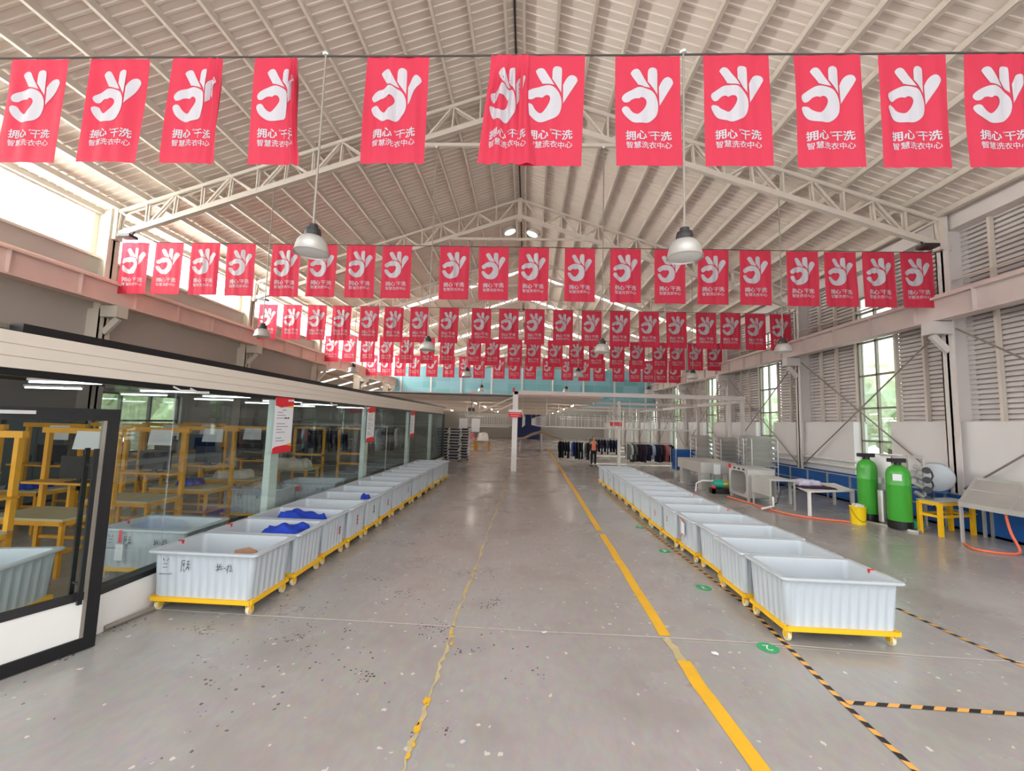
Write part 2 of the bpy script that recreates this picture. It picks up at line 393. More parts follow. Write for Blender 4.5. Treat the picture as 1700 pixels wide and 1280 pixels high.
# end wall and translucent cross screen
st(MB().box(-12, 12, Y1, Y1+.2, 0, 12).build('wall_back', M_greyp))
st(MB().box(-11.3, 11.4, 36, 36.06, 3.6, 6.9).build('wall_back.001', M_teals))
for k in range(9):
    x = -10.6+k*2.65
    tag(MB((x, 35.9, 3.6)).box(x-.07, x+.07, 35.85, 35.97, 3.56, 6.9).build('screen_post', M_whitemetal), f'pale post in front of the teal screen, {ORD[k]} from the left', 'post', 'posts of the teal screen').location = (x, 35.9, 3.6)
for k, x in enumerate((-4.1, -2.5, .3)):
    tag(MB((x, 35, 3.56)).box(x-.12, x+.12, 34.9, 35.1, 3.56, 4.7-.15*k).build('orange_pillar', mat('orange_paint', (226, 120, 84), .6)), f'short orange pillar on the deck before the teal screen, {ORD[k]} from the left', 'pillar', 'orange pillars').location = (x, 35, 3.56)

# ------------------------------------------------------------------ roof steel
NP = 15
for sg in (-1, 1):
    for k in range(NP):
        x = sg*(.22+.785*k); z = zroof(x)-.11
        mb = MB((x, 0, z)); mb.box(x-.025, x+.025, Y0, Y1, z-.08, z+.075); mb.box(x-.025, x+.045, Y0, Y1, z-.085, z-.07)
        o = mb.build('roof_purlin', M_steel); o.location = (x, 0, z)
        tag(o, f"cream steel purlin under the {'left' if sg<0 else 'right'} roof slope, {ORD[k]} down from the ridge", 'purlin', 'roof purlins')
def ztop(x): return zroof(x)-.24
def zbot(x): return 10.95-.335*abs(x)
tp = thing('roof_truss', 'x', 'truss', (0, 5, 0), 0, 'roof trusses')
for sg in (-1, 1):
    mb = MB()
    for dy in (-.06, .06): mb.bar((0, dy, ztop(0)), (sg*11.5, dy, ztop(11.5)), .06, .09)
    mb.build('top_chord', M_steel, tp)
    MB().bar((0, 0, zbot(0)), (sg*11.55, 0, zbot(11.55)), .13, .15).build('bottom_chord', M_steel, tp)
    px = [.22+.785*k for k in range(NP)]
    def B(a, b):
        mb = MB()
        for dy in (-.045, .045): mb.bar((sg*a, dy, zbot(a)), (sg*b, dy, ztop(b)), .035, .05)
        mb.build('web_bar', M_steel, tp)
    for j in range(1, NP, 2):
        xb = px[j]
        for t in (j-1, j, j+1):
            if t < NP: B(xb-.15+(t-j)*.08 if False else xb+(t-j)*.06, px[t])
    for j in range(2, NP, 2): B(px[j], px[j]-.04)
    MB().box(sg*11.3-.09, sg*11.3+.09, -.11, .11, zbot(11.4)-.1, ztop(11.3)+.1).build('end_post', M_steel, tp)
MB().box(-.09, .09, -.08, .08, zbot(0)-.2, ztop(0)+.08).build('king_post', M_steel, tp)
MB().bar((-3.1, 0, 9.93), (3.1, 0, 9.93), .08, .09).build('tie_bar', M_steel, tp)
for i in range(9):
    t = tp if i == 0 else copy_tree(tp)
    t.location = (0, 5+6*i, 0)
    t['label'] = f'pale lattice roof truss across the hall, {ORD[i]} from the camera end'

# columns, crane beams, bracing
for sg, M_, side, gname in ((1, M_col, 'right', 'right wall columns'), (-1, M_colL, 'left', 'left wall columns')):
    for i in range(9):
        y = 5+6*i
        t = thing('steel_column', f'painted steel column on the {side} wall, {ORD[i]} from the camera end', 'column', (sg*11.6, y, 0), 0, gname)
        mb = MB((sg*11.6, y, 0)); xs = sorted((sg*11.33, sg*11.85))
        mb.box(xs[0], xs[0]+.03, y-.17, y+.17, 0, 7.9).box(xs[1]-.03, xs[1], y-.17, y+.17, 0, 7.9).box(xs[0], xs[1], y-.03, y+.03, 0, 7.9)
        mb.box(xs[0], xs[1], y+.14, y+.17, 0, 7.9) if sg > 0 else mb.box(xs[0], xs[1], y-.17, y-.14, 0, 5.0)
        mb.build('shaft', M_, t)
        mb = MB((sg*11.6, y, 0)); xa, xb = sorted((sg*10.85, sg*11.33)); mb.box(xa, xb, y-.16, y+.16, 4.78, 5.1)
        mb.bar((sg*10.95, y, 4.76), (sg*11.33, y, 4.35), .16, .09, (0, 1, 0)); mb.build('corbel', M_, t)
    mb = MB(); xs = sorted((sg*10.95, sg*11.3)); xm = sg*11.12
    mb.box(xs[0], xs[1], Y0, Y1, 5.12, 5.16).box(xs[0], xs[1], Y0, Y1, 5.68, 5.74).box(xm-.05, xm+.05, Y0, Y1, 5.16, 5.68)
    o = mb.build('crane_beam', M_craneR if sg > 0 else M_craneL)
    tag(o, f"{'pinkish grey' if sg>0 else 'rusty pink'} crane runway beam along the {side} wall", 'beam')
    st_ = MB(); yy = Y0+.5
    while yy < Y1: st_.box(xs[0]+.02, xs[1]-.02, yy-.01, yy+.01, 5.16, 5.68); yy += 1.5
    st_.build('stiffener', M_craneR if sg > 0 else M_craneL, o)
    tag(MB().box(xm-.04, xm+.04, Y0, Y1, 5.74, 5.82).build('crane_rail', M_craneL), f'brown crane rail on top of the {side} runway beam', 'rail')
for i in range(-1, 6):
    y = 11+6*i
    t = thing('cross_brace', f'crossed bracing rods on the right wall, {ORD[i+1]} bay from the camera end', 'brace', (11.4, y, 0), 0, 'wall bracing')
    for p, q in (((11.33, y+.2, 4.9), (11.33, y+5.8, .9)), ((11.37, y+.2, .9), (11.37, y+5.8, 4.9))):
        MB((11.4, y, 0)).tube([p, q], .022, 6).build('rod', M_rod, t)

# ------------------------------------------------------------------ floor markings
def ribbon(pts, w, z=.004, th=.003):
    mb = MB()
    pts = [Vector((p[0], p[1], 0)) for p in pts]; ws = w if isinstance(w, list) else [w]*len(pts); L_ = []; R_ = []
    for i, p in enumerate(pts):
        d = (pts[min(i+1, len(pts)-1)]-pts[max(0, i-1)]).normalized(); n = Vector((-d.y, d.x, 0))*ws[i]/2
        L_.append(p+n); R_.append(p-n)
    n = len(pts); vs = [(*q.xy, z) for q in L_]+[(*q.xy, z) for q in R_]
    mb.add(vs, [(i, i+1, n+i+1, n+i) for i in range(n-1)]); return mb
def wob(p, q, n, a):
    return [(p[0]+(q[0]-p[0])*i/n+R.uniform(-a, a), p[1]+(q[1]-p[1])*i/n) for i in range(n+1)]
o = ribbon([(2.19, 1.6), (2.125, 2.96), (2.09, 3.7)]+wob((2.08, 3.8), (2.085, 4.2), 3, .004), .125).build('floor_stripe', M_stripe)
tag(o, 'yellow painted floor stripe in front of the floor joint, right of the aisle', 'floor stripe')
ww = [R.uniform(.06, .13) for _ in range(6)]
ribbon(wob((2.08, 4.2), (2.06, 4.6), 5, .012), ww).build('worn_patch', M_crack, o)
o = ribbon(wob((2.06, 4.66), (2.12, 8.7), 8, .008), .12).build('floor_stripe', M_stripe); tag(o, 'yellow floor stripe beyond the joint, middle stretch beside the carts', 'floor stripe')
o = ribbon(wob((2.12, 8.95), (2.4, 37), 12, .01), .12).build('floor_stripe', M_stripe); tag(o, 'far yellow floor stripe running off under the conveyors', 'floor stripe')
pts = wob((-.17, 1.8), (-.18, 4.5), 40, .018)+wob((-.185, 4.6), (-.14, 19), 80, .02)
o = ribbon(pts, [R.choice((.012, .02, .03, .045)) for _ in pts]).build('floor_stripe', M_crack); tag(o, 'worn pale line with yellow flakes down the middle of the aisle', 'floor stripe')
for y in (2.55, 2.9, 3.0, 3.15, 3.2, 3.4, 3.45, 4.3, 4.42, 4.5, 5.6, 5.9, 6.1, 6.4, 7.2, 8.2):
    x = -.17+R.uniform(-.02, .03); n = 11; rr = R.uniform(.012, .032)
    MB().add([(x+rr*R.uniform(.35, 1.2)*math.cos(2*PI*k/n), y+1.8*rr*R.uniform(.35, 1.2)*math.sin(2*PI*k/n), .007) for k in range(n)], [tuple(range(n))]).build('paint_flake', M_stripe, o)
o = ribbon([(-3.5, 4.70), (-2.4, 4.67), (-.93, 4.653), (.76, 4.624), (1.96, 4.63), (3.2, 4.6), (4.6, 4.51), (7, 4.45)], .014).build('floor_joint', M_seam); tag(o, 'pale straight joint line across the whole floor', 'floor joint')
o = ribbon([(2.2, 4.57), (3.2, 4.55), (4.6, 4.46)], .006).build('floor_joint', M_seam); tag(o, 'thin scratch beside the floor joint near the right cart row', 'floor joint')
o = ribbon([(3.1, 2.2), (3.154, 3.04), (3.184, 3.7), (3.353, 5.46), (3.20, 8.96), (3.15, 14)], .05).build('hazard_tape', M_haz); tag(o, 'black and orange hazard tape along the foot of the right cart row', 'floor tape')
o = ribbon([(3.2, 3.71), (4.56, 3.68), (6.5, 3.63)], .05).build('hazard_tape', M_hazx); tag(o, 'hazard tape branching off to the right edge in the foreground', 'floor tape')
o = ribbon([(5.15, 5.75), (5.288, 5.66), (5.33, 5.0), (5.39, 4.4), (5.5, 3.6)], .05).build('hazard_tape', M_haz); tag(o, 'short hazard tape right of the nearest right cart', 'floor tape')
o = ribbon([(4.5, 6.2), (4.9, 5.95), (5.2, 5.75)], .03).build('floor_cable', M_rod); tag(o, 'grey strip on the floor behind the nearest right cart', 'cable')
def text_mesh(body, size, m, bold=0., rot=None):
    cu = bpy.data.curves.new('text', 'FONT'); cu.body = body; cu.size = size; cu.offset = bold; cu.align_x = 'CENTER'; cu.align_y = 'CENTER'; cu.resolution_u = 3
    ob = bpy.data.objects.new('text', cu); COL.objects.link(ob)
    bpy.context.view_layer.update()
    me = bpy.data.meshes.new_from_object(ob.evaluated_get(bpy.context.evaluated_depsgraph_get()))
    bpy.data.objects.remove(ob); me.materials.clear(); me.materials.append(m); return me
for num, (x, y) in (('2', (3.04, 4.52)), ('3', (3.04, 6.06)), ('4', (3.05, 7.71)), ('5', (3.06, 9.4))):
    t = thing('floor_sticker', f'round green floor sticker numbered {num} beside the hazard tape', 'sticker', (x, y, 0), 0, 'numbered floor stickers')
    MB().lathe([(.1, .003), (.1, .006)], n=24).build('disc', M_green_st, t)
    o = link('number', text_mesh(num, .15, M_white), t); o.location = (0, 0, .0075); o.rotation_euler = (0, 0, PI)
def scrap(x, y, s, label):
    n = 6; o = MB((x, y, 0)).add([(x+s*R.uniform(.6, 1.2)*math.cos(2*PI*k/n), y+s*R.uniform(.5, 1)*math.sin(2*PI*k/n), .004+R.uniform(0, .008)) for k in range(n)], [tuple(range(n))]).build('paper_scrap', M_paper)
    o.location = (x, y, 0); tag(o, label, 'litter')
scrap(2.44, 4.35, .055, 'pale paper scrap on the floor right of the yellow stripe'); scrap(.79, 4.61, .035, 'small white scrap lying on the floor joint')
o = MB().tube([(-3.62, 4.2, .03), (-3.52, 4.75, .03), (-3.5, 5.6, .03)], .025).build('floor_conduit', M_rod); tag(o, 'grey conduit lying along the foot of the glass partition', 'pipe')

# ------------------------------------------------------------------ banners
BW, BH = .82, 1.49
def crom(pts, n=5, closed=True):
    out = []; N_ = len(pts)
    for i in range(N_):
        p0, p1, p2, p3 = [Vector(pts[(i+k-1) % N_]) for k in range(4)]
        for j in range(n):
            t = j/n
            out.append(.5*((2*p1)+(-p0+p2)*t+(2*p0-5*p1+4*p2-p3)*t*t+(-p0+3*p1-3*p2+p3)*t*t*t))
    return out
def uv(px, py):
    v = (py-95)/1085.; u = (px-(190-(py-95)*.042))/625.
    return (-BW/2+u*BW, -v*BH)
RING = [(236, 512), (248, 478), (290, 446), (340, 420), (400, 404), (460, 408), (520, 436), (560, 482), (580, 540), (580, 610), (560, 675), (520, 722), (470, 750), (410, 760), (350, 752), (296, 722), (255, 678), (232, 628), (236, 600), (262, 587), (296, 596),
        (318, 628), (350, 658), (386, 668), (430, 630), (462, 580), (470, 540), (455, 512), (425, 504), (396, 518), (365, 511), (330, 518), (296, 544), (258, 546)]
F1 = [(336, 272), (338, 250), (356, 230), (384, 222), (408, 230), (424, 250), (462, 320), (508, 400), (504, 402), (398, 378), (392, 372)]
F2 = [(494, 300), (498, 250), (512, 222), (545, 212), (578, 222), (588, 252), (584, 360), (580, 466), (576, 464), (496, 352), (493, 340)]
F3 = [(602, 388), (622, 350), (652, 312), (690, 298), (724, 314), (738, 344), (730, 372), (668, 468), (600, 568), (597, 560), (598, 420), (598, 396)]
def logo_bm():
    bm = bmesh.new()
    for poly in (RING, F1, F2, F3):
        c = crom(poly, 4)
        f = bm.faces.new([bm.verts.new((*[uv(*p) for p in [c_]][0][:1], 0, uv(*c_)[1])) for c_ in c])
    bm.normal_update()
    bmesh.ops.triangulate(bm, faces=bm.faces[:], ngon_method='EAR_CLIP')
    return bm
def cut(bm, sx, sz):
    for k in range(-20, 21):
        if abs(k*sx) < BW/2:
            bmesh.ops.bisect_plane(bm, geom=bm.verts[:]+bm.edges[:]+bm.faces[:], plane_co=(k*sx, 0, 0), plane_no=(1, 0, 0))
    k = 1
    while k*sz < BH:
        bmesh.ops.bisect_plane(bm, geom=bm.verts[:]+bm.edges[:]+bm.faces[:], plane_co=(0, 0, -k*sz), plane_no=(0, 0, 1)); k += 1
T1 = text_mesh('拥心 干洗', .115, M_print, .0012); T2 = text_mesh('智慧洗衣中心', .085, M_print, .0008); T3 = text_mesh('®', .05, M_print)
def place_text(bm, me, cx, cz, width):
    xs = [v.co.x for v in me.vertices]; ys = [v.co.y for v in me.vertices]; k = width/(max(xs)-min(xs)); mx_ = (max(xs)+min(xs))/2; my_ = (max(ys)+min(ys))/2
    b = bmesh.new(); b.from_mesh(me)
    for v in b.verts: v.co = Vector(((v.co.x-mx_)*k+cx, 0, (v.co.y-my_)*k+cz))
    t = bpy.data.meshes.new('t'); b.to_mesh(t); b.free(); bm.from_mesh(t); bpy.data.meshes.remove(t)
LB = logo_bm(); cut(LB, .041, .075); LOGO = bpy.data.meshes.new('logo'); LB.to_mesh(LOGO); LB.free()
TB = bmesh.new()
place_text(TB, T1, uv(468, 880)[0]-.002, uv(468, 880)[1], .57); place_text(TB, T1, uv(468, 880)[0]+.002, uv(468, 880)[1]+.001, .57); place_text(TB, T2, uv(466, 976)[0], uv(466, 976)[1], .57); place_text(TB, T3, uv(478, 848)[0], uv(478, 848)[1], .03)
cut(TB, .041, 9); TXT = bpy.data.meshes.new('writing'); TB.to_mesh(TXT); TB.free()
def disp(p, prm):
    x, z = p.x, p.z; u = x/BW+.5; v = -z/BH
    y = prm['a']*(math.sin(2*PI*(prm['k1']*u+prm['p1']+.25*v))*.6+math.sin(2*PI*(prm['k2']*u+prm['p2']-.3*v))*.4)*(.25+.75*math.sin(PI*min(1, v*.93)))
    y += prm['b']*math.sin(PI*v*1.1+prm['p1'])*.5
    xx = x+prm['lean']*v
    if prm.get('crR'):
        s = max(0, u-.55)*(1-.55*v); xx -= prm['crR']*s; y += .16*prm['crR']*math.sin(u*34+v*3)*max(0, u-.5)*2*(1-.5*v)*min(1, .3+3*v)
    if prm.get('crA'):
        xx = x*(1-prm['crA']*(1-.75*v)); y += .10*prm['crA']*math.sin(u*23+v*5+1.5*math.sin(v*4))*(1-.4*v)*min(1, .25+3*v)
    return Vector((xx, p.y+y, z))
def banner_meshes(prm):
    mb = MB(); nx, nz = 22, 26
    vs = [disp(Vector(((i/nx-.5)*BW, 0, -j/nz*BH)), prm) for j in range(nz+1) for i in range(nx+1)]
    mb.add(vs, [(j*(nx+1)+i, j*(nx+1)+i+1, (j+1)*(nx+1)+i+1, (j+1)*(nx+1)+i) for j in range(nz) for i in range(nx)])
    cloth = mb.mesh('cloth', M_red, 'all')
    out = [cloth]
    for src in (LOGO, TXT):
        me = src.copy()
        for vtx in me.vertices: vtx.co = disp(Vector((vtx.co.x, -.005, vtx.co.z)), prm)
        me.materials.clear(); me.materials.append(M_print); out.append(me)
    return out
def prm(seed, **kw):
    r = random.Random(seed)
    d = dict(a=r.uniform(.016, .034), b=r.uniform(-.05, .05), k1=r.uniform(1.2, 2.6), k2=r.uniform(3, 5), p1=r.random(), p2=r.random(), lean=r.uniform(-.02, .02)); d.update(kw); return d
HEM = MB().box(-BW/2, BW/2, -.006, .006, -.012, .012).mesh('top_hem', M_red)
VAR = [banner_meshes(prm(100+i)) for i in range(6)]
def banner(x, y, z, ms, label, group, tilt=0):
    t = thing('hanging_banner', label, 'banner', (x, y, z), 0, group); t.rotation_euler = (0, tilt, 0)
    for nm, me in zip(('cloth', 'hand_emblem', 'lettering'), ms): link(nm, me, t)
    return t
ROWS = [(5, 6.94, [-6.21, -5.08, -3.92, -2.79, -1.27, .2, .76, 1.97, 3.08, 4.2, 5.24, 6.28], 'nearest row'),
 (11, 6.97, [-10.69, -9.69, -8.62, -7.6, -6.29, -5.27, -4.18, -3.17, -1.56, -.49, .61, 1.86, 3.09, 4.27, 5.41, 6.52, 7.74, 8.73, 9.71, 10.68], 'second row'),
 (17, 6.9, [-10.62, -9.56, -8.5, -7.42, -6.23, -5.18, -4.08, -2.84, -1.49, -.34, .74, 1.92, 3.1, 4.26, 5.44, 6.55, 7.75, 8.73, 9.72, 10.71], 'third row'),
 (23, 6.82, [-10.7, -9.66, -8.61, -7.54, -6.37, -5.2, -4.07, -2.56, -1.51, -.26, .79, 2.0, 3.17, 4.27, 5.43, 6.53, 7.75, 8.7, 9.69, 10.73], 'fourth row'),
 (29, 6.72, [-10.63, -9.59, -8.59, -7.55, -6.3, -5.09, -3.98, -2.95, -1.54, -.44, .67, 1.93, 3.24, 4.42, 5.46, 6.8, 7.92, 8.88, 9.71, 10.66], 'farthest row')]
SPEC = {0: dict(b=.03), 2: dict(crR=.32), 3: dict(crR=.55), 5: dict(crA=.42, lean=-.06), 4: dict(a=.045), 11: dict(crR=.15)}
for ri, (Y, Z, xs, rn) in enumerate(ROWS):
    yb = Y
    for i, x in enumerate(xs):
        ms = banner_meshes(prm(i+1, **SPEC.get(i, {}))) if ri == 0 else VAR[(i*5+ri*3) % 6]
        extra = {(0, 3): ', gathered right corner', (0, 5): ', crumpled'}.get((ri, i), '')
        banner(x, yb-(.03 if (ri == 0 and i == 5) else 0), Z+R.uniform(-.008, .008), ms, f'red hand emblem banner, {ORD[i]} from the left in the {rn}{extra}', 'red banners in the '+rn, R.uniform(-.012, .012))
    zc = Z+.012; pts = [(-11.4, yb, zc+.05)]+[(-11.2+22.4*k/40, yb, zc+.004*math.sin(k*1.3)) for k in range(41)]+[(11.4, yb, zc+.05)]
    tag(MB().tube(pts, .012 if ri == 0 else .01, 6).build('banner_cord', M_cable), f'dark cord carrying the {rn} of red banners across the hall', 'cord', 'banner cords')

# ------------------------------------------------------------------ pendant lamps
LP = thing('pendant_lamp', 'x', 'lamp', (0, 0, 0), 0, 'high bay pendant lamps')
MB().tube([(0, 0, .2), (0, 0, 2.62)], .014, 8).build('rod', M_rod, LP)
MB().lathe([(.01, -.03), (.035, -.02), (.045, .0), (.035, .025), (.01, .035)], (0, 0, 2.6), 12).build('hook_ball', M_alu, LP)
o = MB().lathe([(.03, .26), (.055, .25), (.06, .2), (.09, .195), (.1, .15), (.1, .1), (.09, .09)], n=20).build('ballast', M_dark, LP)
MB().lathe([(.09, .1), (.125, .085), (.155, .055), (.178, .015), (.192, -.04), (.2, -.09), (.216, -.125), (.21, -.128), (.19, -.085), (.182, -.04), (.168, .012), (.145, .05), (.115, .078), (.08, .085)], n=32).build('shade', M_alu, LP, True)
MB().lathe([(.2, -.112), (.16, -.125), (.02, -.13)], n=24).build('lens', M_white, LP, True)
first = True
for (Y, zs, n) in ((5, [(-2.24, 4.38), (2.42, 4.39)], 'nearest'), (11, [(-6.8, 4.46), (-2.2, 4.2), (2.48, 4.24), (7.18, 4.36)], 'second'),
                   (17, [(-6.8, 4.2), (-2.0, 4.15), (2.58, 4.25), (7.2, 4.3)], 'third'), (23, [(-2.05, 3.98), (2.65, 4.02), (7.14, 4.12)], 'fourth')):
    for j, (x, z) in enumerate(zs):
        t = LP if first else copy_tree(LP); first = False
        y = Y-.0; t.location = (x, y, z)
        side = 'left' if x < 0 else 'right'
        t['label'] = f"grey metal pendant lamp below the {n} banner row, {'outer ' if abs(x)>5 else ''}{side} one"
        if Y > 5:
            for ch in t.children:
                if ch.name.startswith('rod'):
                    ch.data = MB().tube([(0, 0, .2), (0, 0, (zbot(x)-z if abs(x)>3 else 9.88-z))], .014, 6).mesh('rod', M_rod)
                if ch.name.startswith('hook'): ch.location = (0, 0, (zbot(x)-z if abs(x)>3 else 9.88-z)-2.6)
for j, (x, y) in enumerate(((-.56, 19.75), (.56, 19.95))):
    t = thing('round_roof_light', f"round white light on the ridge, {'left' if j==0 else 'right'} of the pair", 'light', (x, y, zroof(x)-.12)); t.rotation_euler = (0, (-1 if x < 0 else 1)*math.atan(SL), 0)
    MB().lathe([(.32, .1), (.32, -.02), (.3, -.05), (.05, -.06)], n=28).build('housing', M_white, t, True)
    MB().lathe([(.27, -.062), (.02, -.066)], n=28).build('diffuser', mat('lit_disc', (250, 250, 248), .5, var=0, emit=1.0), t)
for x, y, side in ((-10.75, 11, 'left second banner row'), (10.8, 11, 'right second banner row'), (-10.75, 17, 'left third banner row')):
    t = thing('flood_light', f'small black flood light under the truss foot at the {side}', 'light', (x, y-.2, 7.05))
    MB().box(-.18, .18, -.14, .14, -.04, .04).build('body', M_dark, t); MB().bar((0, .1, .03), (0, .18, .22), .03).build('bracket', M_dark, t)

# ------------------------------------------------------------------ laundry carts
def rrect(hx, hy, r, ns=44, nl=66, nc=4):
    pts = []
    for cx, cy, a0 in ((hx-r, hy-r, 0), (-hx+r, hy-r, 90), (-hx+r, -hy+r, 180), (hx-r, -hy+r, 270)):
        for k in range(nc+1):
            a = math.radians(a0+90*k/nc); pts.append((cx+r*math.cos(a), cy+r*math.sin(a)))
        n = nl if a0 in (0+0, 180) and False else (nl if a0 in (0, 180) else ns)
        # straight run towards the next corner
        e = pts[-1]; nxt = {0: (-hx+r, hy), 90: (-hx, -hy+r), 180: (hx-r, -hy), 270: (hx, hy-r)}[a0]
        for k in range(1, n): pts.append((e[0]+(nxt[0]-e[0])*k/n, e[1]+(nxt[1]-e[1])*k/n))
    return pts
def cart_tub():
    mb = MB(); rings = []
    def ring(hx, hy, r, z, rib=0.):
        P_ = rrect(hx, hy, r); out = []
        for (x, y) in P_:
            dx = dy = 0
            if rib:
                on_l = abs(abs(y)-hy) < 1e-6 and abs(x) < hx-r-.01; on_s = abs(abs(x)-hx) < 1e-6 and abs(y) < hy-r-.01
                if on_l: dy = -math.copysign(rib*(.5+.5*math.tanh(2.2*math.sin(x*2*PI/.092)+.9)), y)
                if on_s: dx = -math.copysign(rib*1.3*(.5+.5*math.tanh(2.2*math.sin(y*2*PI/.1)+.9)), x)
            out.append((x+dx, y+dy, z))
        rings.append(out)
    ring(.548, .33, .04, .165); ring(.552, .335, .04, .175, .012); ring(.572, .357, .05, .57, .015); ring(.575, .36, .05, .615, .004); ring(.577, .362, .05, .635)
    ring(.622, .402, .05, .641); ring(.628, .407, .05, .65); ring(.624, .404, .05, .668); ring(.61, .39, .05, .672); ring(.56, .345, .05, .666); ring(.553, .338, .05, .645)
    ring(.515, .305, .05, .20); ring(.46, .25, .04, .19)
    n = len(rings[0]); vs = [p for r in rings for p in r]
    fs = [(i*n+k, i*n+(k+1) % n, (i+1)*n+(k+1) % n, (i+1)*n+k) for i in range(len(rings)-1) for k in range(n)]
    fs += [tuple(range(n-1, -1, -1)), tuple(range((len(rings)-1)*n, len(rings)*n))]
    mb.add(vs, fs); return mb.mesh('tub', M_tub, True)
CT = thing('laundry_cart', 'x', 'cart', (0, 0, 0))
link('tub', cart_tub(), CT)
fr = MB(); hx, hy = .565, .35
for s_ in (-1, 1):
    fr.box(-hx, hx, s_*hy-.02, s_*hy+.02, .125, .165); fr.box(s_*hx-.02, s_*hx+.02, -hy, hy, .125, .165)
fr.box(-.02, .02, -hy, hy, .125, .16); fr.build('base_frame', M_yel, CT)
for sx in (-1, 1):
    for sy in (-1, 1):
        x, y = sx*(hx-.04), sy*(hy-.05)
        cst = MB().box(x-.045, x+.045, y-.045, y+.045, .115, .125).box(x-.03, x-.022, y-.02, y+.035, .045, .118).box(x+.022, x+.03, y-.02, y+.035, .045, .118).build('caster', M_yel, CT)
        MB().lathe([(.02, -.018), (.05, -.017), (.052, -.01), (.052, .01), (.05, .017), (.02, .018)], (x, y+.015, .052), 18, 'x').build('wheel', M_wheel, cst, True)
def strokes(mb, segs, o, ax, az, s, w):
    for a, b in segs:
        p = Vector(o)+Vector(ax)*a[0]*s+Vector(az)*a[1]*s; q = Vector(o)+Vector(ax)*b[0]*s+Vector(az)*b[1]*s
        mb.bar(p, q, w, .002, Vector(ax).cross(Vector(az)))
carts = []
def cart(x, y, label, group, rz=0., first=[True]):
    t = CT if first[0] else copy_tree(CT); first[0] = False
    t.location = (x, y, 0); t.rotation_euler = (0, 0, rz); t['label'] = label; t['group'] = group
    carts.append(t); return t
LC = []; RC = []
EXL = {0: ', black handwriting on its front', 1: ', holding blue cloth', 2: ', also holding blue cloth', 4: ', little blue cloth'}
EXR = {0: ', red tape on its rim', 3: ', white tag on red tape', 4: ', red far rim tape'}
def nth(i, n): return 'nearest' if i == 0 else ('farthest' if i == n-1 else ORD[i]+' from the front')
for i in range(14):
    LC.append(cart(-2.985+R.uniform(-.02, .02), 4.985+.815*i, f'white laundry cart, {nth(i,14)} in the left row{EXL.get(i,"")}', 'laundry carts in the left row', R.uniform(-.012, .012)))
for i in range(14):
    RC.append(cart(3.88+R.uniform(-.03, .03)+(.06 if i in (2,) else 0), 4.985+.82*i, f'white laundry cart, {nth(i,14)} in the right row{EXR.get(i,"")}', 'laundry carts in the right row', R.uniform(-.012, .012)))
def redtape(c, sx):
    MB().box(*sorted((sx*.552, sx*.557)), -.016, .016, .58, .675).box(*sorted((sx*.552, sx*.615)), -.016, .016, .669, .675).build('red_tape', M_redtape, c)['label'] = 'red tape strip'
redtape(LC[0], -1); redtape(LC[1], -1); redtape(RC[0], 1); redtape(RC[4], 1); redtape(RC[6], 1)
# handwriting on the nearest left cart
s = .06; o_ = Vector((-.43, -.364, .50))
S1 = [((-.6, 1.5), (-.3, 1.0)), ((.6, 1.5), (.3, 1.0)), ((-.5, .4), (.5, .45)), ((-.5, -.3), (.5, -.25)), ((-.8, -1.6), (1.6, -1.5)), ((-.9, -1.4), (-.9, -1.7))]
S2 = [((-.6, 1.2), (-.6, -1)), ((-.6, 1.2), (.1, 1.2)), ((-.4, .7), (0, .2)), ((0, .8), (-.3, 0)), ((.5, 1.1), (1., 1.2)), ((.8, 1.2), (.5, .4)), ((.5, .5), (1.1, .6)), ((.9, .6), (.4, -.6)), ((.7, .1), (1.1, -.6)), ((.4, -.2), (1.2, -.1)), ((-.1, -.4), (.2, -1))]
S3 = [((-.7, .3), (.6, .4)), ((-.4, .9), (-.3, -.6)), ((.2, .9), (-.1, -.2)), ((.3, .2), (.7, -.3)), ((-.7, -.3), (.4, -.2)), ((.9, .1), (1.4, .1)), ((1.9, .9), (1.8, -.8)), ((1.5, .4), (2.3, .5)), ((1.9, .2), (1.5, -.4)), ((2.4, .8), (2.6, .1)), ((2.6, .1), (2.3, -.5)), ((2.3, -.5), (2.9, -.3))]
for k, seg in ((0, S1), (.22, S2), (.62, S3)): 
    mb = MB(); strokes(mb, seg, o_+Vector((k, 0, 0)), (1, 0, 0), (0, .03, 1), s*.9, .005); mb.build('handwriting', M_ink, LC[0])['label'] = 'black handwriting'
def sidemark(c, sx, y, z, s=.035, red=True):
    mb = MB(); r = random.Random(int(y*100)+len(c.name)); seg = []
    for k in range(3):
        zz = 1.2-k*1.2; seg += [((-.5, zz), (.5, zz+.1)), ((-.4, zz-.1), (-.4, zz-.8)), ((.4, zz), (.3, zz-.8)), ((-.4, zz-.5), (.4, zz-.4)), ((-.1, zz+.2), (.1, zz-.8))]
    strokes(mb, seg, (sx*.566, y, z), (0, sx, 0), (0, 0, 1), s, .009)
    mb.build('side_marking', M_redmark if red else M_ink, c)['label'] = 'red handwritten marks' if red else 'black handwritten marks'
sidemark(LC[2], 1, .16, .40); sidemark(LC[3], 1, 0, .42, .05); sidemark(LC[4], 1, 0, .44, .04, False); sidemark(LC[5], 1, .05, .4); sidemark(LC[7], 1, 0, .42)
sidemark(RC[5], -1, 0, .4); sidemark(RC[4], -1, .1, .44, .03); sidemark(RC[11], -1, 0, .42, .04, False)
t = MB().box(-.60, -.596, .02, .16, .36, .56).build('white_tag', M_paper, RC[3]); t['label'] = 'white paper tag'
MB().bar((-.603, .02, .56), (-.603, .2, .62), .004, .02).bar((-.603, .1, .36), (-.60, .2, .27), .004, .018).build('tag_tape', M_redtape, RC[3])['label'] = 'red tape of the tag'
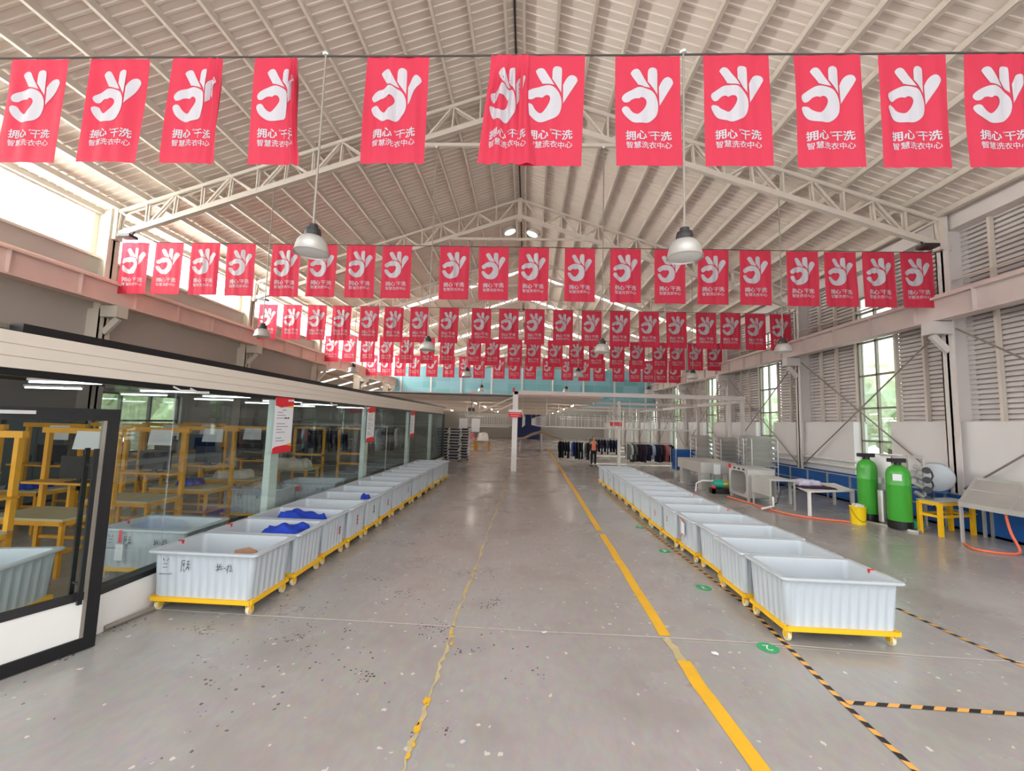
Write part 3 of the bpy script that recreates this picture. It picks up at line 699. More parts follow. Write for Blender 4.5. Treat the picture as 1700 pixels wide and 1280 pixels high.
def heap(name, label, cat, x, y, z, w, d, h, m, seed):
    r = random.Random(seed); nx, ny = 16, 12; mb = MB((x, y, z)); ph = [r.uniform(0, 6) for _ in range(6)]
    vs = []
    for j in range(ny+1):
        for i in range(nx+1):
            u, v = i/nx*2-1, j/ny*2-1; e = max(0, 1-max(abs(u)**3, abs(v)**3))
            hh = h*min(1, 2.2*e)*(.84+.08*math.sin(2.5*u+ph[0])+.05*math.sin(4*v+ph[1]+2*u)+.04*math.sin(8*u+ph[2]+3*v)+.03*math.sin(11*v-4*u+ph[3]))
            vs.append((x+u*w/2+.02*math.sin(7*v+ph[4]), y+v*d/2+.02*math.sin(8*u+ph[5]), z+max(0, hh)))
    n = len(vs); vs += [(a, b, z) for a, b, c in vs]
    q = lambda i, j: j*(nx+1)+i
    fs = [(q(i, j), q(i+1, j), q(i+1, j+1), q(i, j+1)) for j in range(ny) for i in range(nx)]+[(n+q(i, j), n+q(i, j+1), n+q(i+1, j+1), n+q(i+1, j)) for j in range(ny) for i in range(nx)]
    for i in range(nx): fs += [(q(i, 0), n+q(i, 0), n+q(i+1, 0), q(i+1, 0)), (q(i, ny), q(i+1, ny), n+q(i+1, ny), n+q(i, ny))]
    for j in range(ny): fs += [(q(0, j), q(0, j+1), n+q(0, j+1), n+q(0, j)), (q(nx, j), n+q(nx, j), n+q(nx, j+1), q(nx, j+1))]
    mb.add(vs, fs); o = mb.build(name, m, None, 'all'); o.location = (x, y, z); tag(o, label, cat); return o
heap('blue_cloth', 'blue cloth heaped in the second left cart from the front', 'cloth', -2.8, 5.86, .21, .62, .5, .50, M_blue, 3)
heap('blue_cloth', 'blue cloth heaped in the third left cart from the front', 'cloth', -2.98, 6.66, .21, .7, .5, .52, M_blue, 5)
heap('blue_cloth', 'small blue cloth in the fifth left cart from the front', 'cloth', -2.58, 8.3, .21, .25, .4, .5, M_blue, 9)
o = MB((-2.72, 5.0, .21)).prism([(-2.86, .21), (-2.6, .21), (-2.6, .60), (-2.7, .635), (-2.86, .6)], 4.93, 4.96).build('cardboard_piece', mat('cardboard', (176, 132, 104), .8)); o.location = (-2.72, 5.0, .21)
tag(o, 'brown cardboard piece standing inside the nearest left cart', 'cardboard')

# ------------------------------------------------------------------ glass partition and door
PX = -3.68
t = thing('glass_partition', 'long glazed partition with white fascia along the left of the aisle', 'partition', (PX, 3.2, 0))
o_ = (PX, 3.2, 0)
MB(o_).box(PX-.1, PX+.05, 3.0, 20.4, 2.52, 2.82).box(PX+.05, PX+.06, 3.0, 20.4, 2.521, 2.612).box(PX+.05, PX+.062, 3.0, 20.4, 2.618, 2.712).box(PX+.05, PX+.06, 3.0, 20.4, 2.718, 2.819).build('fascia', mat('fascia_board', (226, 216, 202), .5, var=.03, scale=2), t)['label'] = 'cream fascia board'
MB(o_).box(PX-.1, PX+.02, 3.25, 21.4, 2.82, 2.90).build('top_edge', M_black, t)
MB(o_).box(PX-.06, PX+.03, 2.6, 20.4, 2.46, 2.52).build('head_rail', M_black, t)
MB(o_).box(PX-.08, PX+.05, 3.9, 21.2, 0, .38).build('kick_wall', M_white, t)
MB(o_).box(PX-.09, PX+.06, 3.9, 21.2, .38, .44).build('sill', M_black, t)
ys = [4.0, 4.85, 6.86, 8.85, 10.9, 12.9, 14.9, 17, 19, 20.9]
for a, b in zip(ys, ys[1:]): MB(o_).box(PX-.012, PX, a+.004, b-.004, .44, 2.46).build('glass_pane', M_glass, t)
for y in (7.0, 11.02, 15.05, 18.5): MB(o_).box(PX-.16, PX-.05, y-.11, y+.11, .44, 2.46).build('mullion', M_post, t)
MB(o_).box(PX-.05, PX+.05, 20.85, 21.05, 0, 2.5).build('end_post', M_black, t)
for y in (4.75, 5.0, 7.0, 8.7, 10.6):
    MB(o_).bar((PX+.03, y, 2.5), (PX+.03, y+.12, 2.46), .02).bar((PX+.03, y+.12, 2.46), (PX+.03, y+.3, 2.47), .03).build('torn_film', M_white, t)
for y, n in ((7.04, 'nearest'), (11.05, 'second'), (15.1, 'third')):
    p = thing('hanging_poster', f'white notice poster with red ends on a partition post, {n} of three', 'poster', (PX+.03, y, 1.645), 0, 'notice posters on the glass')
    MB().box(0, .006, -.27, .27, -.05, .84).build('sheet', M_paper, p)
    MB().prism([(-.27, .72), (-.1, .69), (.27, .74), (.27, .86), (-.27, .86)], .006, .011, 'x').build('red_header', M_redtape, p)
    MB().prism([(-.27, -.08), (.27, -.08), (.27, .02), (.1, .05), (-.2, .03), (-.27, 0)], .006, .011, 'x').build('red_footer', M_redtape, p)
    MB().prism([(.1, .05), (.27, .02), (.27, .06), (.2, .075)], .006, .010, 'x').prism([(.0, .70), (.27, .74), (.27, .70)], .006, .010, 'x').build('yellow_edge', M_yel, p)
    mb = MB()
    for k in range(11):
        z = .6-k*.048; L_ = .1+.09*((k*7) % 3)
        if k not in (3, 8): mb.box(.006, .008, -.2, -.2+L_+.06, z, z+.012)
    mb.box(.006, .008, -.05, .05, .64, .655).build('printed_lines', mat('grey_print', (150, 150, 158), .8), p)
    if n == 'nearest': MB().box(.006, .009, .03, .07, .5, .525).box(.006, .009, .11, .15, .5, .525).build('black_squares', M_ink, p)
# open door leaf
hing = Vector((-3.83, 3.02, 0)); edge = Vector((-3.455, 3.945, 0)); dv = (edge-hing).normalized(); ang = math.atan2(dv.y, dv.x); Lw = (edge-hing).length
D = bpy.data.objects.new('door_1', None); COL.objects.link(D); D.location = hing; D.rotation_euler = (0, 0, ang); D.empty_display_size = .1
tag(D, 'black framed glass door standing open at the left edge', None, None, 'structure')
MB().box(0, .09, -.03, .03, .01, 2.21).box(Lw-.09, Lw, -.03, .03, .01, 2.21).box(.09, Lw-.09, -.03, .03, 2.1, 2.21).box(.09, Lw-.09, -.03, .03, .01, .12).build('frame', M_black, D)
MB().box(.09, Lw-.09, -.02, .02, .46, .53).build('mid_rail', M_dark, D)
MB().box(Lw-.115, Lw-.09, -.022, .022, .12, 2.1).build('bead', M_rod, D)
MB().box(.09, Lw-.115, -.012, .012, .12, .46).build('kick_panel', M_white, D)
MB().box(.09, Lw-.115, -.005, .005, .53, 2.1).build('glass_pane', M_glass, D)
for sy in (-1, 1):
    h = MB().bar((Lw-.17, sy*.085, .45), (Lw-.17, sy*.085, 1.84), .032, .032)
    for z in (.62, 1.68): h.bar((Lw-.17, 0, z), (Lw-.17, sy*.085, z), .018)
    h.build('pull_handle', M_black, D)
MB().box(.2, .42, -.05, -.03, 2.15, 2.18).build('door_closer', M_alu, D)

# ------------------------------------------------------------------ glazed workroom interior
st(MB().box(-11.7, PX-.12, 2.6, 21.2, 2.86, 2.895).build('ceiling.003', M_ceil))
st(MB().box(-11.7, PX-.15, 21.1, 21.2, 0, 2.86).build('wall_left.002', mat('dim_panel', (120, 126, 122), .7)))  # added end wall, coloured dark to shut out the bright side bay behind
for i in range(6):
    y = 3.6+1.25*i
    if 11.0 < y+1.2: break
    c = thing('steel_cabinet', f'dark grey blue steel cabinet against the workroom side wall, {ORD[i]} from the front', 'cabinet', (-10.98, y+.6, 0), 0, 'steel cabinets along the workroom side wall')
    MB().box(-.28, .28, -.58, .58, .06, 2.15-.2*(i % 2)).build('carcass', mat('cabinet_grey', (96, 108, 112), .5), c)
    for sy in (-1, 1): d_ = MB().box(.28, .3, *sorted((sy*.01, sy*.56)), .1, 2.1-.2*(i % 2)).build('door', MATS['cabinet_grey'], c); MB().box(.3, .32, sy*.08-.01, sy*.08+.01, 1.0, 1.14).build('handle', M_dark, d_)
    MB().box(-.26, .26, -.56, .56, 0, .06).build('plinth', M_dark, c)
TL = thing('tube_light', 'x', 'light', (0, 0, 0), 0, 'workroom tube lights')
MB().box(-.62, .62, -.03, .03, .02, .06).build('batten', M_white, TL)
MB().tube([(-.6, 0, 0), (.6, 0, 0)], .016, 8).build('tube', M_tube, TL)
for s_ in (-.4, .4): MB().bar((s_, 0, .06), (s_, 0, .24), .008).build('chain', M_rod, TL)
first = True
for i, y in enumerate((4.3, 6.3, 8.2, 10.1, 12.2, 14.6, 17.4)):
    for j, x in enumerate((-4.75, -6.9, -9.1)):
        if False: continue
        q = TL if first else copy_tree(TL); first = False
        q.location = (x+R.uniform(-.15, .15), y+R.uniform(-.15, .15), 2.62)
        q['label'] = f'lit tube light in the glazed workroom, {ORD[i]} row back, {ORD[j]} in from the glass'
def bench(name='workbench'):
    t = thing(name, 'x', 'workbench', (0, 0, 0), 0, 'yellow workbench stations')
    w, d = 1.15, .7   # right front corner at origin, extends -x and +y
    MB().box(-w, 0, 0, d, .72, .75).build('table_top', M_board, t)
    MB().box(-w, 0, 0, .045, .66, .72).box(-.045, 0, 0, d, .66, .72).box(-w, 0, d-.045, d, .66, .72).box(-w, -w+.045, 0, d, .66, .72).build('top_rail', M_yelw, t)
    for x, y in ((-.045, 0), (-w, 0)): MB().box(x, x+.045, y, y+.045, 0, .66).build('leg', M_yelw, t)
    for x in (-.06, -w): MB().box(x, x+.06, d-.06, d, 0, 1.9).build('tall_post', M_yelw, t)
    MB().box(-w, 0, 0, .04, .3, .34).box(-.04, 0, 0, d, .3, .34).box(-w, 0, d-.04, d, .3, .34).build('lower_rail', M_yelw, t)
    MB().box(-w-.05, .05, d-.07, d, 1.84, 1.92).build('head_beam', M_yelw, t)
    MB().box(-w, 0, d-.3, d+.02, 1.12, 1.15).build('shelf', M_yelw, t)
    MB().box(-.75, -.71, d-.02, d+.02, .75, 1.12).build('strut', M_yelw, t)
    return t
BN = bench(); first = True; bl = []
for j, (x, ys_) in enumerate(((-5.52, (4.15, 5.38, 6.61, 7.85, 9.1)), (-8.0, (4.6, 5.85, 7.1, 8.35, 9.6, 10.85)))):
    for i, y in enumerate(ys_):
        q = BN if first else copy_tree(BN); first = False
        q.location = (x, y, 0); q['label'] = f"yellow framed workbench station, {ORD[i]} in the {['line nearest the glass','middle line','rear line'][j]}"
        bl.append((j, i, x, y))
MON = thing('monitor', 'x', 'monitor', (0, 0, 0), 0, 'workroom monitors')
MB().box(-.28, .28, -.02, .02, .05, .37).build('screen', M_mon, MON); MB().box(-.03, .03, -.01, .03, 0, .2).box(-.12, .12, -.08, .08, 0, .012).build('stand', M_dark, MON)
PAP = MB().add([(-.2, 0, 0), (.2, 0, 0), (.22, -.03, -.27), (-.22, -.03, -.27)], [(0, 1, 2, 3)]).add([(-.2, .004, 0), (.2, .004, 0), (.22, -.026, -.27), (-.22, -.026, -.27)], [(3, 2, 1, 0)]).mesh('paper', M_paper)
first = True
for (j, i, x, y) in bl:
    if j > 1: continue
    lab = f"{ORD[i]} {['line nearest the glass','middle line'][j]}"
    q = MON if first else copy_tree(MON); first = False
    q.location = (x-.42, y+.52, 1.15); q['label'] = f"black monitor on the shelf of the {ORD[i]} workbench in the {['line nearest the glass','middle line'][j]}"
    o = link('paper_sheet', PAP); o.location = (x-.45, y+.63, 1.88); tag(o, f"white paper sheet hung from the {ORD[i]} workbench in the {['line nearest the glass','middle line'][j]}", 'paper', 'hung paper sheets')
heap('blue_cloth', 'crumpled blue cloth on the third workbench in the middle line', 'cloth', -8.5, 7.4, .75, .5, .4, .14, M_blue, 21)
heap('blue_cloth', 'blue cloth on the fourth workbench nearest the glass', 'cloth', -6.2, 8.25, .76, .35, .35, .14, M_blue, 22)
heap('white_bundle', 'white clothes bundle with dark print on the fifth nearest workbench', 'cloth', -6.1, 9.4, .76, .7, .5, .2, mat('off_white_cloth', (214, 208, 196), .9), 23)
heap('white_bundle', 'grey white clothes pile beyond the yellow benches', 'cloth', -5.9, 11.4, .78, .9, .6, .28, MATS['off_white_cloth'], 24)
o = MB((-5.9, 11.4, 0)); q = thing('side_table', 'brown table under the grey white clothes pile', 'table', (-5.9, 11.4, 0))
o.box(-6.5, -5.3, 11.05, 11.75, .74, .78).build('table_top', M_board, q)
for x in (-6.45, -5.35):
    for y in (11.1, 11.7): MB((-5.9, 11.4, 0)).box(x-.03, x+.03, y-.03, y+.03, 0, .74).build('leg', M_yelw, q)
o = MB((-8.45, 6.15, .75)).lathe([(.26, 0), (.22, .15), (.14, .3), (.05, .42), (.02, .46)], (-8.45, 6.15, .75), 12).build('plastic_bag', glass_mat('clear_bag', (.8, .82, .74), .6, .3)); o.location = (-8.45, 6.15, .75); tag(o, 'clear plastic bag on a middle line workbench behind the door', 'bag')
for (x, y, lab) in ((-6.0, 12.4, 'nearer'), (-5.0, 13.2, 'farther')):
    q = thing('sorting_stand', f'empty yellow steel stand at the far end of the benches, {lab} one', 'stand', (x, y, 0))
    for dx in (-.45, .45): MB().box(dx-.03, dx+.03, -.03, .03, 0, 1.88).build('post', M_yelw, q)
    for z in (.74, 1.05, 1.85): MB().box(-.48, .48, -.03, .03, z-.03, z+.03).build('cross_bar', M_yelw, q)
for x, y, rz, lab in ((-4.42, 5.75, .0, 'white laundry cart inside the glass beside the nearest outside cart'), (-4.55, 10.1, .1, 'white laundry cart inside the glass with red marks, beyond the first poster'),
                      (-5.1, 4.1, .2, 'white laundry cart inside the workroom behind the open door'), (-5.15, 8.9, 0, 'white laundry cart inside heaped with printed cloth')):
    c = cart(x, y, lab, 'laundry carts inside the workroom', rz)
    if '10.1' in str(y): sidemark(c, -1, -.2, .4); MB().box(-.3, -.18, -.415, -.409, .45, .58).build('red_label', M_redtape, c)
    if x == -4.42:
        MB().box(-.30, -.2, -.415, -.409, .28, .48).build('white_tag', M_paper, c); MB().box(-.27, -.23, -.416, -.409, .5, .66).build('tag_tape', M_redtape, c)
heap('printed_cloth', 'printed black and white cloth in the cart by the first poster', 'cloth', -5.15, 8.9, .21, .8, .5, .62, mat('black_white_print', (190, 186, 178), .9, var=.9, scale=9), 31)

# ------------------------------------------------------------------ garments, racks
def garment_mesh(seed, m):
    r = random.Random(seed); mb = MB(); L_ = r.uniform(.78, .98); wd = .21+r.uniform(0, .03); th = .035
    prof = [(-.02, .05, .02), (-.05, wd*.8, .03), (-.1, wd, th), (-.35, wd*.92, th*1.1), (-.6, wd*.95, th*1.2), (-L_, wd*1.0, th*1.3)]
    vs = []; n = 14
    for z, hw, t_ in prof:
        for k in range(n):
            a = 2*PI*k/n; f_ = 1+.25*math.sin(5*a+seed)*(z < -.3); vs.append((t_*math.cos(a)*f_, hw*math.sin(a), z))
    fs = [(i*n+k, i*n+(k+1) % n, (i+1)*n+(k+1) % n, (i+1)*n+k) for i in range(len(prof)-1) for k in range(n)]+[tuple(range(n-1, -1, -1)), tuple(range((len(prof)-1)*n, len(prof)*n))]
    mb.add(vs, fs)
    for s_ in (-1, 1): mb.tube([(0, s_*wd*.9, -.08), (.01, s_*(wd+.04), -.3), (.02, s_*(wd+.03), -.58)], [.05, .045, .035], 8)
    return mb.mesh('fabric', m, 'all')
GM = [garment_mesh(i, m) for i, m in enumerate(M_garm)]
HOOK = MB().tube([(0, 0, -.03), (0, 0, .03), (0, .02, .055), (0, .0, .075), (0, -.02, .06)], .004, 5).bar((0, -.17, -.06), (0, 0, -.015), .008).bar((0, .17, -.06), (0, 0, -.015), .008).mesh('hanger', M_wire)
def rack(x0, y0, x1, y1, z, label, n, cols, gname, low=False):
    v = Vector((x1-x0, y1-y0, 0)); L_ = v.length; a = math.atan2(v.y, v.x)
    t = thing('garment_rack', label, 'rack', (x0, y0, 0), a)
    MB().tube([(-.05, 0, z), (L_+.05, 0, z)], .018, 8).build('rail', M_wire, t)
    for x in (0, L_): MB().tube([(x, 0, .02), (x, 0, z)], .018, 8).build('post', M_wire, t); MB().tube([(x, -.25, .018), (x, .25, .018)], .018, 8).build('foot', M_wire, t)
    MB().tube([(0, 0, .14), (L_, 0, .14)], .016, 8).build('base_bar', M_wire, t)
    for i in range(n):
        c = cols[i % len(cols)]; f = (i+.6)/(n+.2); p = Vector((x0, y0, 0))+v*f
        g = thing('hanging_garment', f'{GNAME[c]} garment, {ORD[i]} from the left on the {gname}', 'garment', (p.x, p.y, z-.055), a+R.uniform(-.15, .15), 'garments on the '+gname)
        link('fabric', GM[c], g); link('hanger', HOOK, g)
    return t
rack(2.35, 23.8, 4.3, 23.1, 1.3, 'wheeled garment rack of dark clothes right of the yellow stripe', 13, [0, 0, 1, 0, 3, 4, 0, 2, 0, 3, 2, 8, 3], 'rack beside the aisle')
rack(5.9, 22.7, 8.5, 23.3, 1.3, 'garment rack of mixed clothes behind the right cart row', 22, [7, 3, 2, 7, 0, 5, 0, 5, 2, 1, 5, 8, 8, 1, 0, 2, 0, 9, 6, 6, 0, 0], 'rack behind the right carts')
rack(4.5, 27, 6.4, 27, 1.35, 'far garment rack of navy clothes between the two near racks', 10, [1, 0, 1, 1, 0], 'far navy rack')
rack(-8.5, 15.2, -4.6, 15.2, 1.9, 'long rail of dull clothes at the far end of the workroom', 20, [2, 7, 0, 2, 8, 1, 2], 'workroom rail')
rack(-8.6, 17.6, -4.6, 17.6, 1.9, 'second rail of clothes at the far end of the workroom', 18, [2, 3, 7, 2, 0], 'second workroom rail')
# person by the first rack
def human(loc, rz, label, seated=False):
    t = thing('person', label, 'person', loc, rz)
    def skin(name, chain, m, lvl=1):
        me = bpy.data.meshes.new(name); vs = []; es = []; rs = []
        for ch in chain:
            b = len(vs)
            for i, (p, r_) in enumerate(ch):
                hit = next((k for k, q in enumerate(vs) if (Vector(q)-Vector(p)).length < 1e-5), None)
                if hit is None: vs.append(p); rs.append(r_); idx = len(vs)-1
                else: idx = hit
                if i: es.append((prev, idx))
                prev = idx
        me.from_pydata(vs, es, []); ob = link(name, me, None)
        ob.modifiers.new('s', 'SKIN'); sd = ob.modifiers.new('d', 'SUBSURF'); sd.levels = lvl; sd.render_levels = lvl
        for k, v in enumerate(me.skin_vertices[0].data): r_ = rs[k]; v.radius = r_ if isinstance(r_, tuple) else (r_, r_); v.use_root = (k == 0)
        bpy.context.view_layer.update()
        nm = bpy.data.meshes.new_from_object(ob.evaluated_get(bpy.context.evaluated_depsgraph_get()))
        bpy.data.objects.remove(ob); nm.materials.clear(); nm.materials.append(m)
        for p in nm.polygons: p.use_smooth = True
        return link(name, nm, t)
    hip = (0, 0, .84)
    leg = lambda s_: [(hip, (.12, .1)), ((s_*.09, 0, .8), .085), ((s_*.1, -.01, .44), .055), ((s_*.1, .02, .08), .038), ((s_*.11, -.1, .035), .035)]
    arm = lambda s_: [((0, 0, 1.24), (.13, .09)), ((s_*.17, 0, 1.24), .05), ((s_*.21, .0, .98), .04), ((s_*.2, -.1, .76), .028), ((s_*.2, -.14, .68), .03)]
    body = [[(hip, (.12, .1)), ((0, 0, 1.04), (.12, .09)), ((0, 0, 1.24), (.13, .09)), ((0, 0, 1.33), .05), ((0, -.015, 1.41), .07), ((0, -.02, 1.5), (.075, .085)), ((0, -.01, 1.56), .05)], leg(-1), leg(1), arm(-1), arm(1)]
    b = skin('body', body, M_skin)
    skin('hair', [[((0, .01, 1.585), .045), ((0, .03, 1.53), (.082, .075)), ((0, .06, 1.44), (.085, .05)), ((0, .085, 1.3), (.07, .03))]], M_hair)
    skin('orange_top', [[((0, 0, .80), (.155, .13)), ((0, 0, 1.04), (.145, .115)), ((0, 0, 1.25), (.15, .105)), ((0, 0, 1.31), (.07, .07))]], M_orange)
    for s_ in (-1, 1): skin('jacket_side', [[((s_*.15, .02, .82), (.05, .1)), ((s_*.15, .02, 1.05), (.05, .1)), ((s_*.15, .01, 1.26), .06), ((s_*.225, 0, .98), .05), ((s_*.21, -.08, .8), .042)]], M_garm[0])
    skin('trousers', [[((0, 0, .84), (.135, .115)), ((s_*.09, 0, .78), .095), ((s_*.1, -.01, .44), .07), ((s_*.1, .02, .1), .055)] for s_ in (-1, 1)], M_garm[0])
    for s_ in (-1, 1): MB().box(s_*.11-.04, s_*.11+.04, -.16, .06, 0, .055).build('shoe', M_dark, t)
    return t
human((4.1, 22.45, 0), .15, 'person in an orange top, dark open jacket and black trousers beside the clothes rack')

# ------------------------------------------------------------------ mezzanine deck, frame, conveyors
q = thing('mezzanine_deck', 'low white steel deck across the hall beyond the carts', 'deck', (0, 20, 3.3))
o_ = (0, 20, 3.3)
MB(o_).box(-11.3, 4.2, 20.2, 58, 3.5, 3.56).build('deck_panel', mat('deck_sheet', (240, 228, 222), .6, trans=.55), q)
MB(o_).box(-11.3, -.05, 20.0, 20.2, 3.42, 3.5).build('edge_beam', M_black, q)
y = 22.
while y < 58: MB(o_).box(-11.3, 4.2, y-.06, y+.06, 3.34, 3.5).build('joist', M_steel, q); y += 1.9
DTM = next(c for c in TL.children if c.name.startswith('tube')).data.copy(); DTM.materials.clear(); DTM.materials.append(mat('lit_deck_tube', (255, 248, 240), .5, var=0, emit=22.))
for i, y in enumerate((24.9, 30.6, 36.3, 44)):
    for j, x in enumerate((-7.5, -2.6, 3.2)):
        c = copy_tree(TL); c.location = (x, y, 3.26); c.rotation_euler = (0, 0, PI/2)
        for ch in c.children:
            if ch.name.startswith('tube'): ch.data = DTM; c['group'] = 'tube lights under the deck'
        c['label'] = f"lit tube light under the low deck, {ORD[i]} row back, {('left','middle','right')[j]} one"
q = thing('portal_frame', 'pale grey steel frame spanning right from the white aisle post', 'frame', (0, 19.1, 0)); o_ = (0, 19.1, 0)
MB(o_).box(-.14, .1, 19.0, 19.2, 0, 3.62).build('post', M_white, q)
MB(o_).box(-.1, 10.3, 19.0, 19.2, 3.48, 3.66).build('front_beam', M_col, q)
for y in (24, 30, 36): MB(o_).box(4.3, 10.3, y-.1, y+.1, 3.36, 3.5).build('rear_beam', M_col, q)
for x, y in ((10.2, 19.1), (9.6, 19.1), (10.2, 24), (5.4, 22.3)): MB(o_).box(x-.07, x+.07, y-.07, y+.07, 0, 3.48).build('post', M_col if x > 6 else M_white, q)
MB(o_).box(10.1, 10.3, 19, 36, 3.36, 3.5).build('side_beam', M_col, q)
MB(o_).bar((-.05, 19.1, 3.4), (-1.6, 19.1, 2.65), .05).bar((-.05, 19.2, 3.1), (-1.0, 19.6, 2.65), .05).build('brace', M_steel, q)
MB(o_).box(-.16, -.06, 18.95, 19.05, 3.6, 3.78).build('red_marker', M_redtape, q)
for x in (4.62, 5.15): tag(MB((x, 22.4, 0)).box(x-.05, x+.05, 22.35, 22.45, 0, 3.3).build('steel_post', M_whitemetal), f"slim white post among the conveyors, {'left' if x<5 else 'right'} of a pair", 'post')
def sign(x, y, z, w, h, label, rounded=False):
    t = thing('hanging_sign', label, 'sign', (x, y, z))
    MB().box(-w/2, w/2, -.02, .02, -h/2, h/2).build('board', M_redtape, t); MB().box(-w/2, w/2, -.024, .02, h*.18, h/2).build('white_band', M_paper, t)
    MB().box(-w*.4, w*.42, -.023, -.02, -h*.05, h*.05).box(-w*.35, w*.3, -.023, -.02, -h*.35, -h*.25).build('lettering', mat('pink_print', (240, 150, 150), .8), t)
    MB().bar((0, .03, -h/2), (0, .03, h/2), .03).build('bracket', M_rod, t)
sign(-.02, 18.93, 2.6, .58, .34, 'red and white sign on the white aisle post'); sign(5.2, 22.1, 2.32, .62, .3, 'red sign with white top on the right conveyor post')
CROD = MB().tube([(0, 0, 0), (0, 0, -.62)], .012, 5).lathe([(.03, -.02), (.04, 0), (.03, .03)], n=8).mesh('hanger_rod', M_whitemetal)
def conveyor(pts, z, label, step=.8, rail_z=.62):
    t = thing('overhead_conveyor', label, 'conveyor', (pts[0][0], pts[0][1], z)); o_ = (pts[0][0], pts[0][1], z)
    P_ = [Vector((p[0], p[1], z)) for p in pts]
    MB(o_).tube(P_, .025, 6).build('track', M_wire, t)
    MB(o_).tube([p-Vector((0, 0, rail_z)) for p in P_], .03, 6).build('lower_rail', M_whitemetal, t)
    n = 0
    for a, b in zip(P_, P_[1:]):
        L_ = (b-a).length; k = int(L_/step)
        for i in range(k):
            if n > 95: break
            p = a+(b-a)*(i+.5)/k; o = link('hanger_rod', CROD, t); o.location = p-Vector(o_); n += 1
    m_ = 0
    for i, a in enumerate(P_):
        if i % 1 == 0: MB(o_).tube([a, (a.x, a.y, 3.5)], .012, 5).build('drop_rod', M_whitemetal, t)
conveyor([(.3, 21), (.3, 30), (.3, 44)], 2.62, 'overhead hanger conveyor running straight beside the aisle post')
conveyor([(1.5, 21), (1.2, 32), (1.0, 46)], 2.62, 'overhead hanger conveyor left of the garment rack')
conveyor([(1.5, 20.8), (5.6, 20.8), (9.0, 21.4)], 2.66, 'overhead hanger conveyor crossing to the right in front', .3, .62)
conveyor([(2.4, 25), (5.6, 25), (10.0, 25.5)], 2.6, 'second overhead conveyor crossing behind the racks', .2)
conveyor([(3.0, 31), (10.4, 31)], 2.55, 'far overhead conveyor crossing to the right wall', .2)
conveyor([(-4.4, 33), (-.4, 33)], 2.55, 'overhead conveyor at the far left', .13)
conveyor([(-3.2, 26), (-.6, 26)], 2.5, 'overhead conveyor left of the aisle post', .14)
for i, (x, y) in enumerate(((-3.3, 25), (-2.6, 25.4))):
    o = MB((x, y, 1.5)).box(x-.25, x+.25, y-.01, y+.01, 1.55, 2.35).build('white_sheet', M_paper); MB((x, y, 1.5)).bar((x-.2, y, 2.34), (x-.2, y, 3.5), .012).build('hanging_wire', M_wire, o); MB((x, y, 1.5)).bar((x+.2, y, 2.34), (x+.2, y, 3.5), .012).build('hanging_wire', M_wire, o); o.location = (x, y, 1.5); tag(o, f"white notice sheet hung from the deck behind the baskets, {'left' if i==0 else 'right'} one", 'sheet')
o = MB().prism([(-.6, .9), (.2, .95), (1.0, 1.35), (1.7, 1.55), (2.4, 1.3), (3.6, .95), (3.6, .85), (2.4, 1.15), (1.7, 1.4), (1.0, 1.2), (.2, .82), (-.6, .8)], 33, 36).build('belt_conveyor', mat('brown_belt', (150, 128, 108), .7)); tag(o, 'brown curved belt conveyor across the aisle in the distance', 'conveyor')
for x in (0, 1.7, 3.4):
    for y in (33.2, 35.7): MB().box(x-.05, x+.05, y, y+.1, 0, .86 if x != 1.7 else 1.42).build('support', M_col, o)
st(MB().box(-1.2, 2.4, 56.8, 56.9, 0, 3.3).build('wall_back.002', mat('navy_panel', (36, 52, 110), .6)))
o = thing('beam_box', 'small black twin box hanging under the deck', 'box', (-2.3, 21, 2.78)); MB().box(-.16, -.01, -.1, .1, -.08, .08).box(.04, .16, -.1, .1, -.08, .08).build('boxes', M_dark, o); MB().bar((0, 0, 0), (0, 0, .6), .015).build('cable', M_dark, o)
# left far: basket stacks, tables, figures
BK = thing('basket', 'x', 'basket', (0, 0, 0), 0, 'stacked white baskets')
MB().prism([(-.34, .14), (-.27, .0), (.27, 0), (.34, .14), (.31, .14), (.25, .02), (-.25, .02), (-.31, .14)], -.25, .25).build('tray', M_white, BK)
MB().box(-.25, .25, -.24, .24, .03, .125).build('contents', M_dark, BK)
first = True
for j, (x, y) in enumerate(((-3.35, 22.6), (-3.0, 23.6), (-4.05, 23.0))):
    for k in range(11):
        q = BK if first else copy_tree(BK); first = False
        q.location = (x+R.uniform(-.03, .03), y, 0.1+k*.155); q.rotation_euler = (0, 0, R.uniform(-.1, .1))
        q['label'] = f"white tray basket, {ORD[k]} up in the {['front','right','left'][j]} stack behind the black post"
    q = thing('stack_trolley', f"low wheeled base under the {['front','right','left'][j]} basket stack", 'trolley', (x, y, 0)); MB().box(-.28, .28, -.2, .2, .06, .1).build('board', M_dark, q)
    for sx in (-.22, .22): MB().lathe([(.03, -.02), (.03, .02)], (sx, 0, .03), 10, 'y').build('wheel', M_dark, q)
for i, x in enumerate((-3.75, -2.72)):
    q = thing('packing_table', f"orange legged packing table in the distance, {'left' if i==0 else 'right'} one", 'table', (x, 31, 0))
    MB().box(-.48, .48, -.4, .4, .76, .8).build('table_top', M_board, q)
    for sx in (-.44, .44):
        for sy in (-.36, .36): MB().box(sx-.03, sx+.03, sy-.03, sy+.03, 0, .76).build('leg', M_yelw, q)
    MB().box(-.44, .44, -.38, -.34, .3, .36).build('rail', M_yelw, q)
for i, (x, y, m) in enumerate(((-3.3, 32.3, M_garm[6]), (-2.45, 32.4, M_white))):
    heap('clothes_pile', f"pale clothes pile on the distant packing table, {'left' if i==0 else 'right'} one", 'cloth', -3.75+i*1.03, 31, .8, .8, .6, .6, m, 50+i)

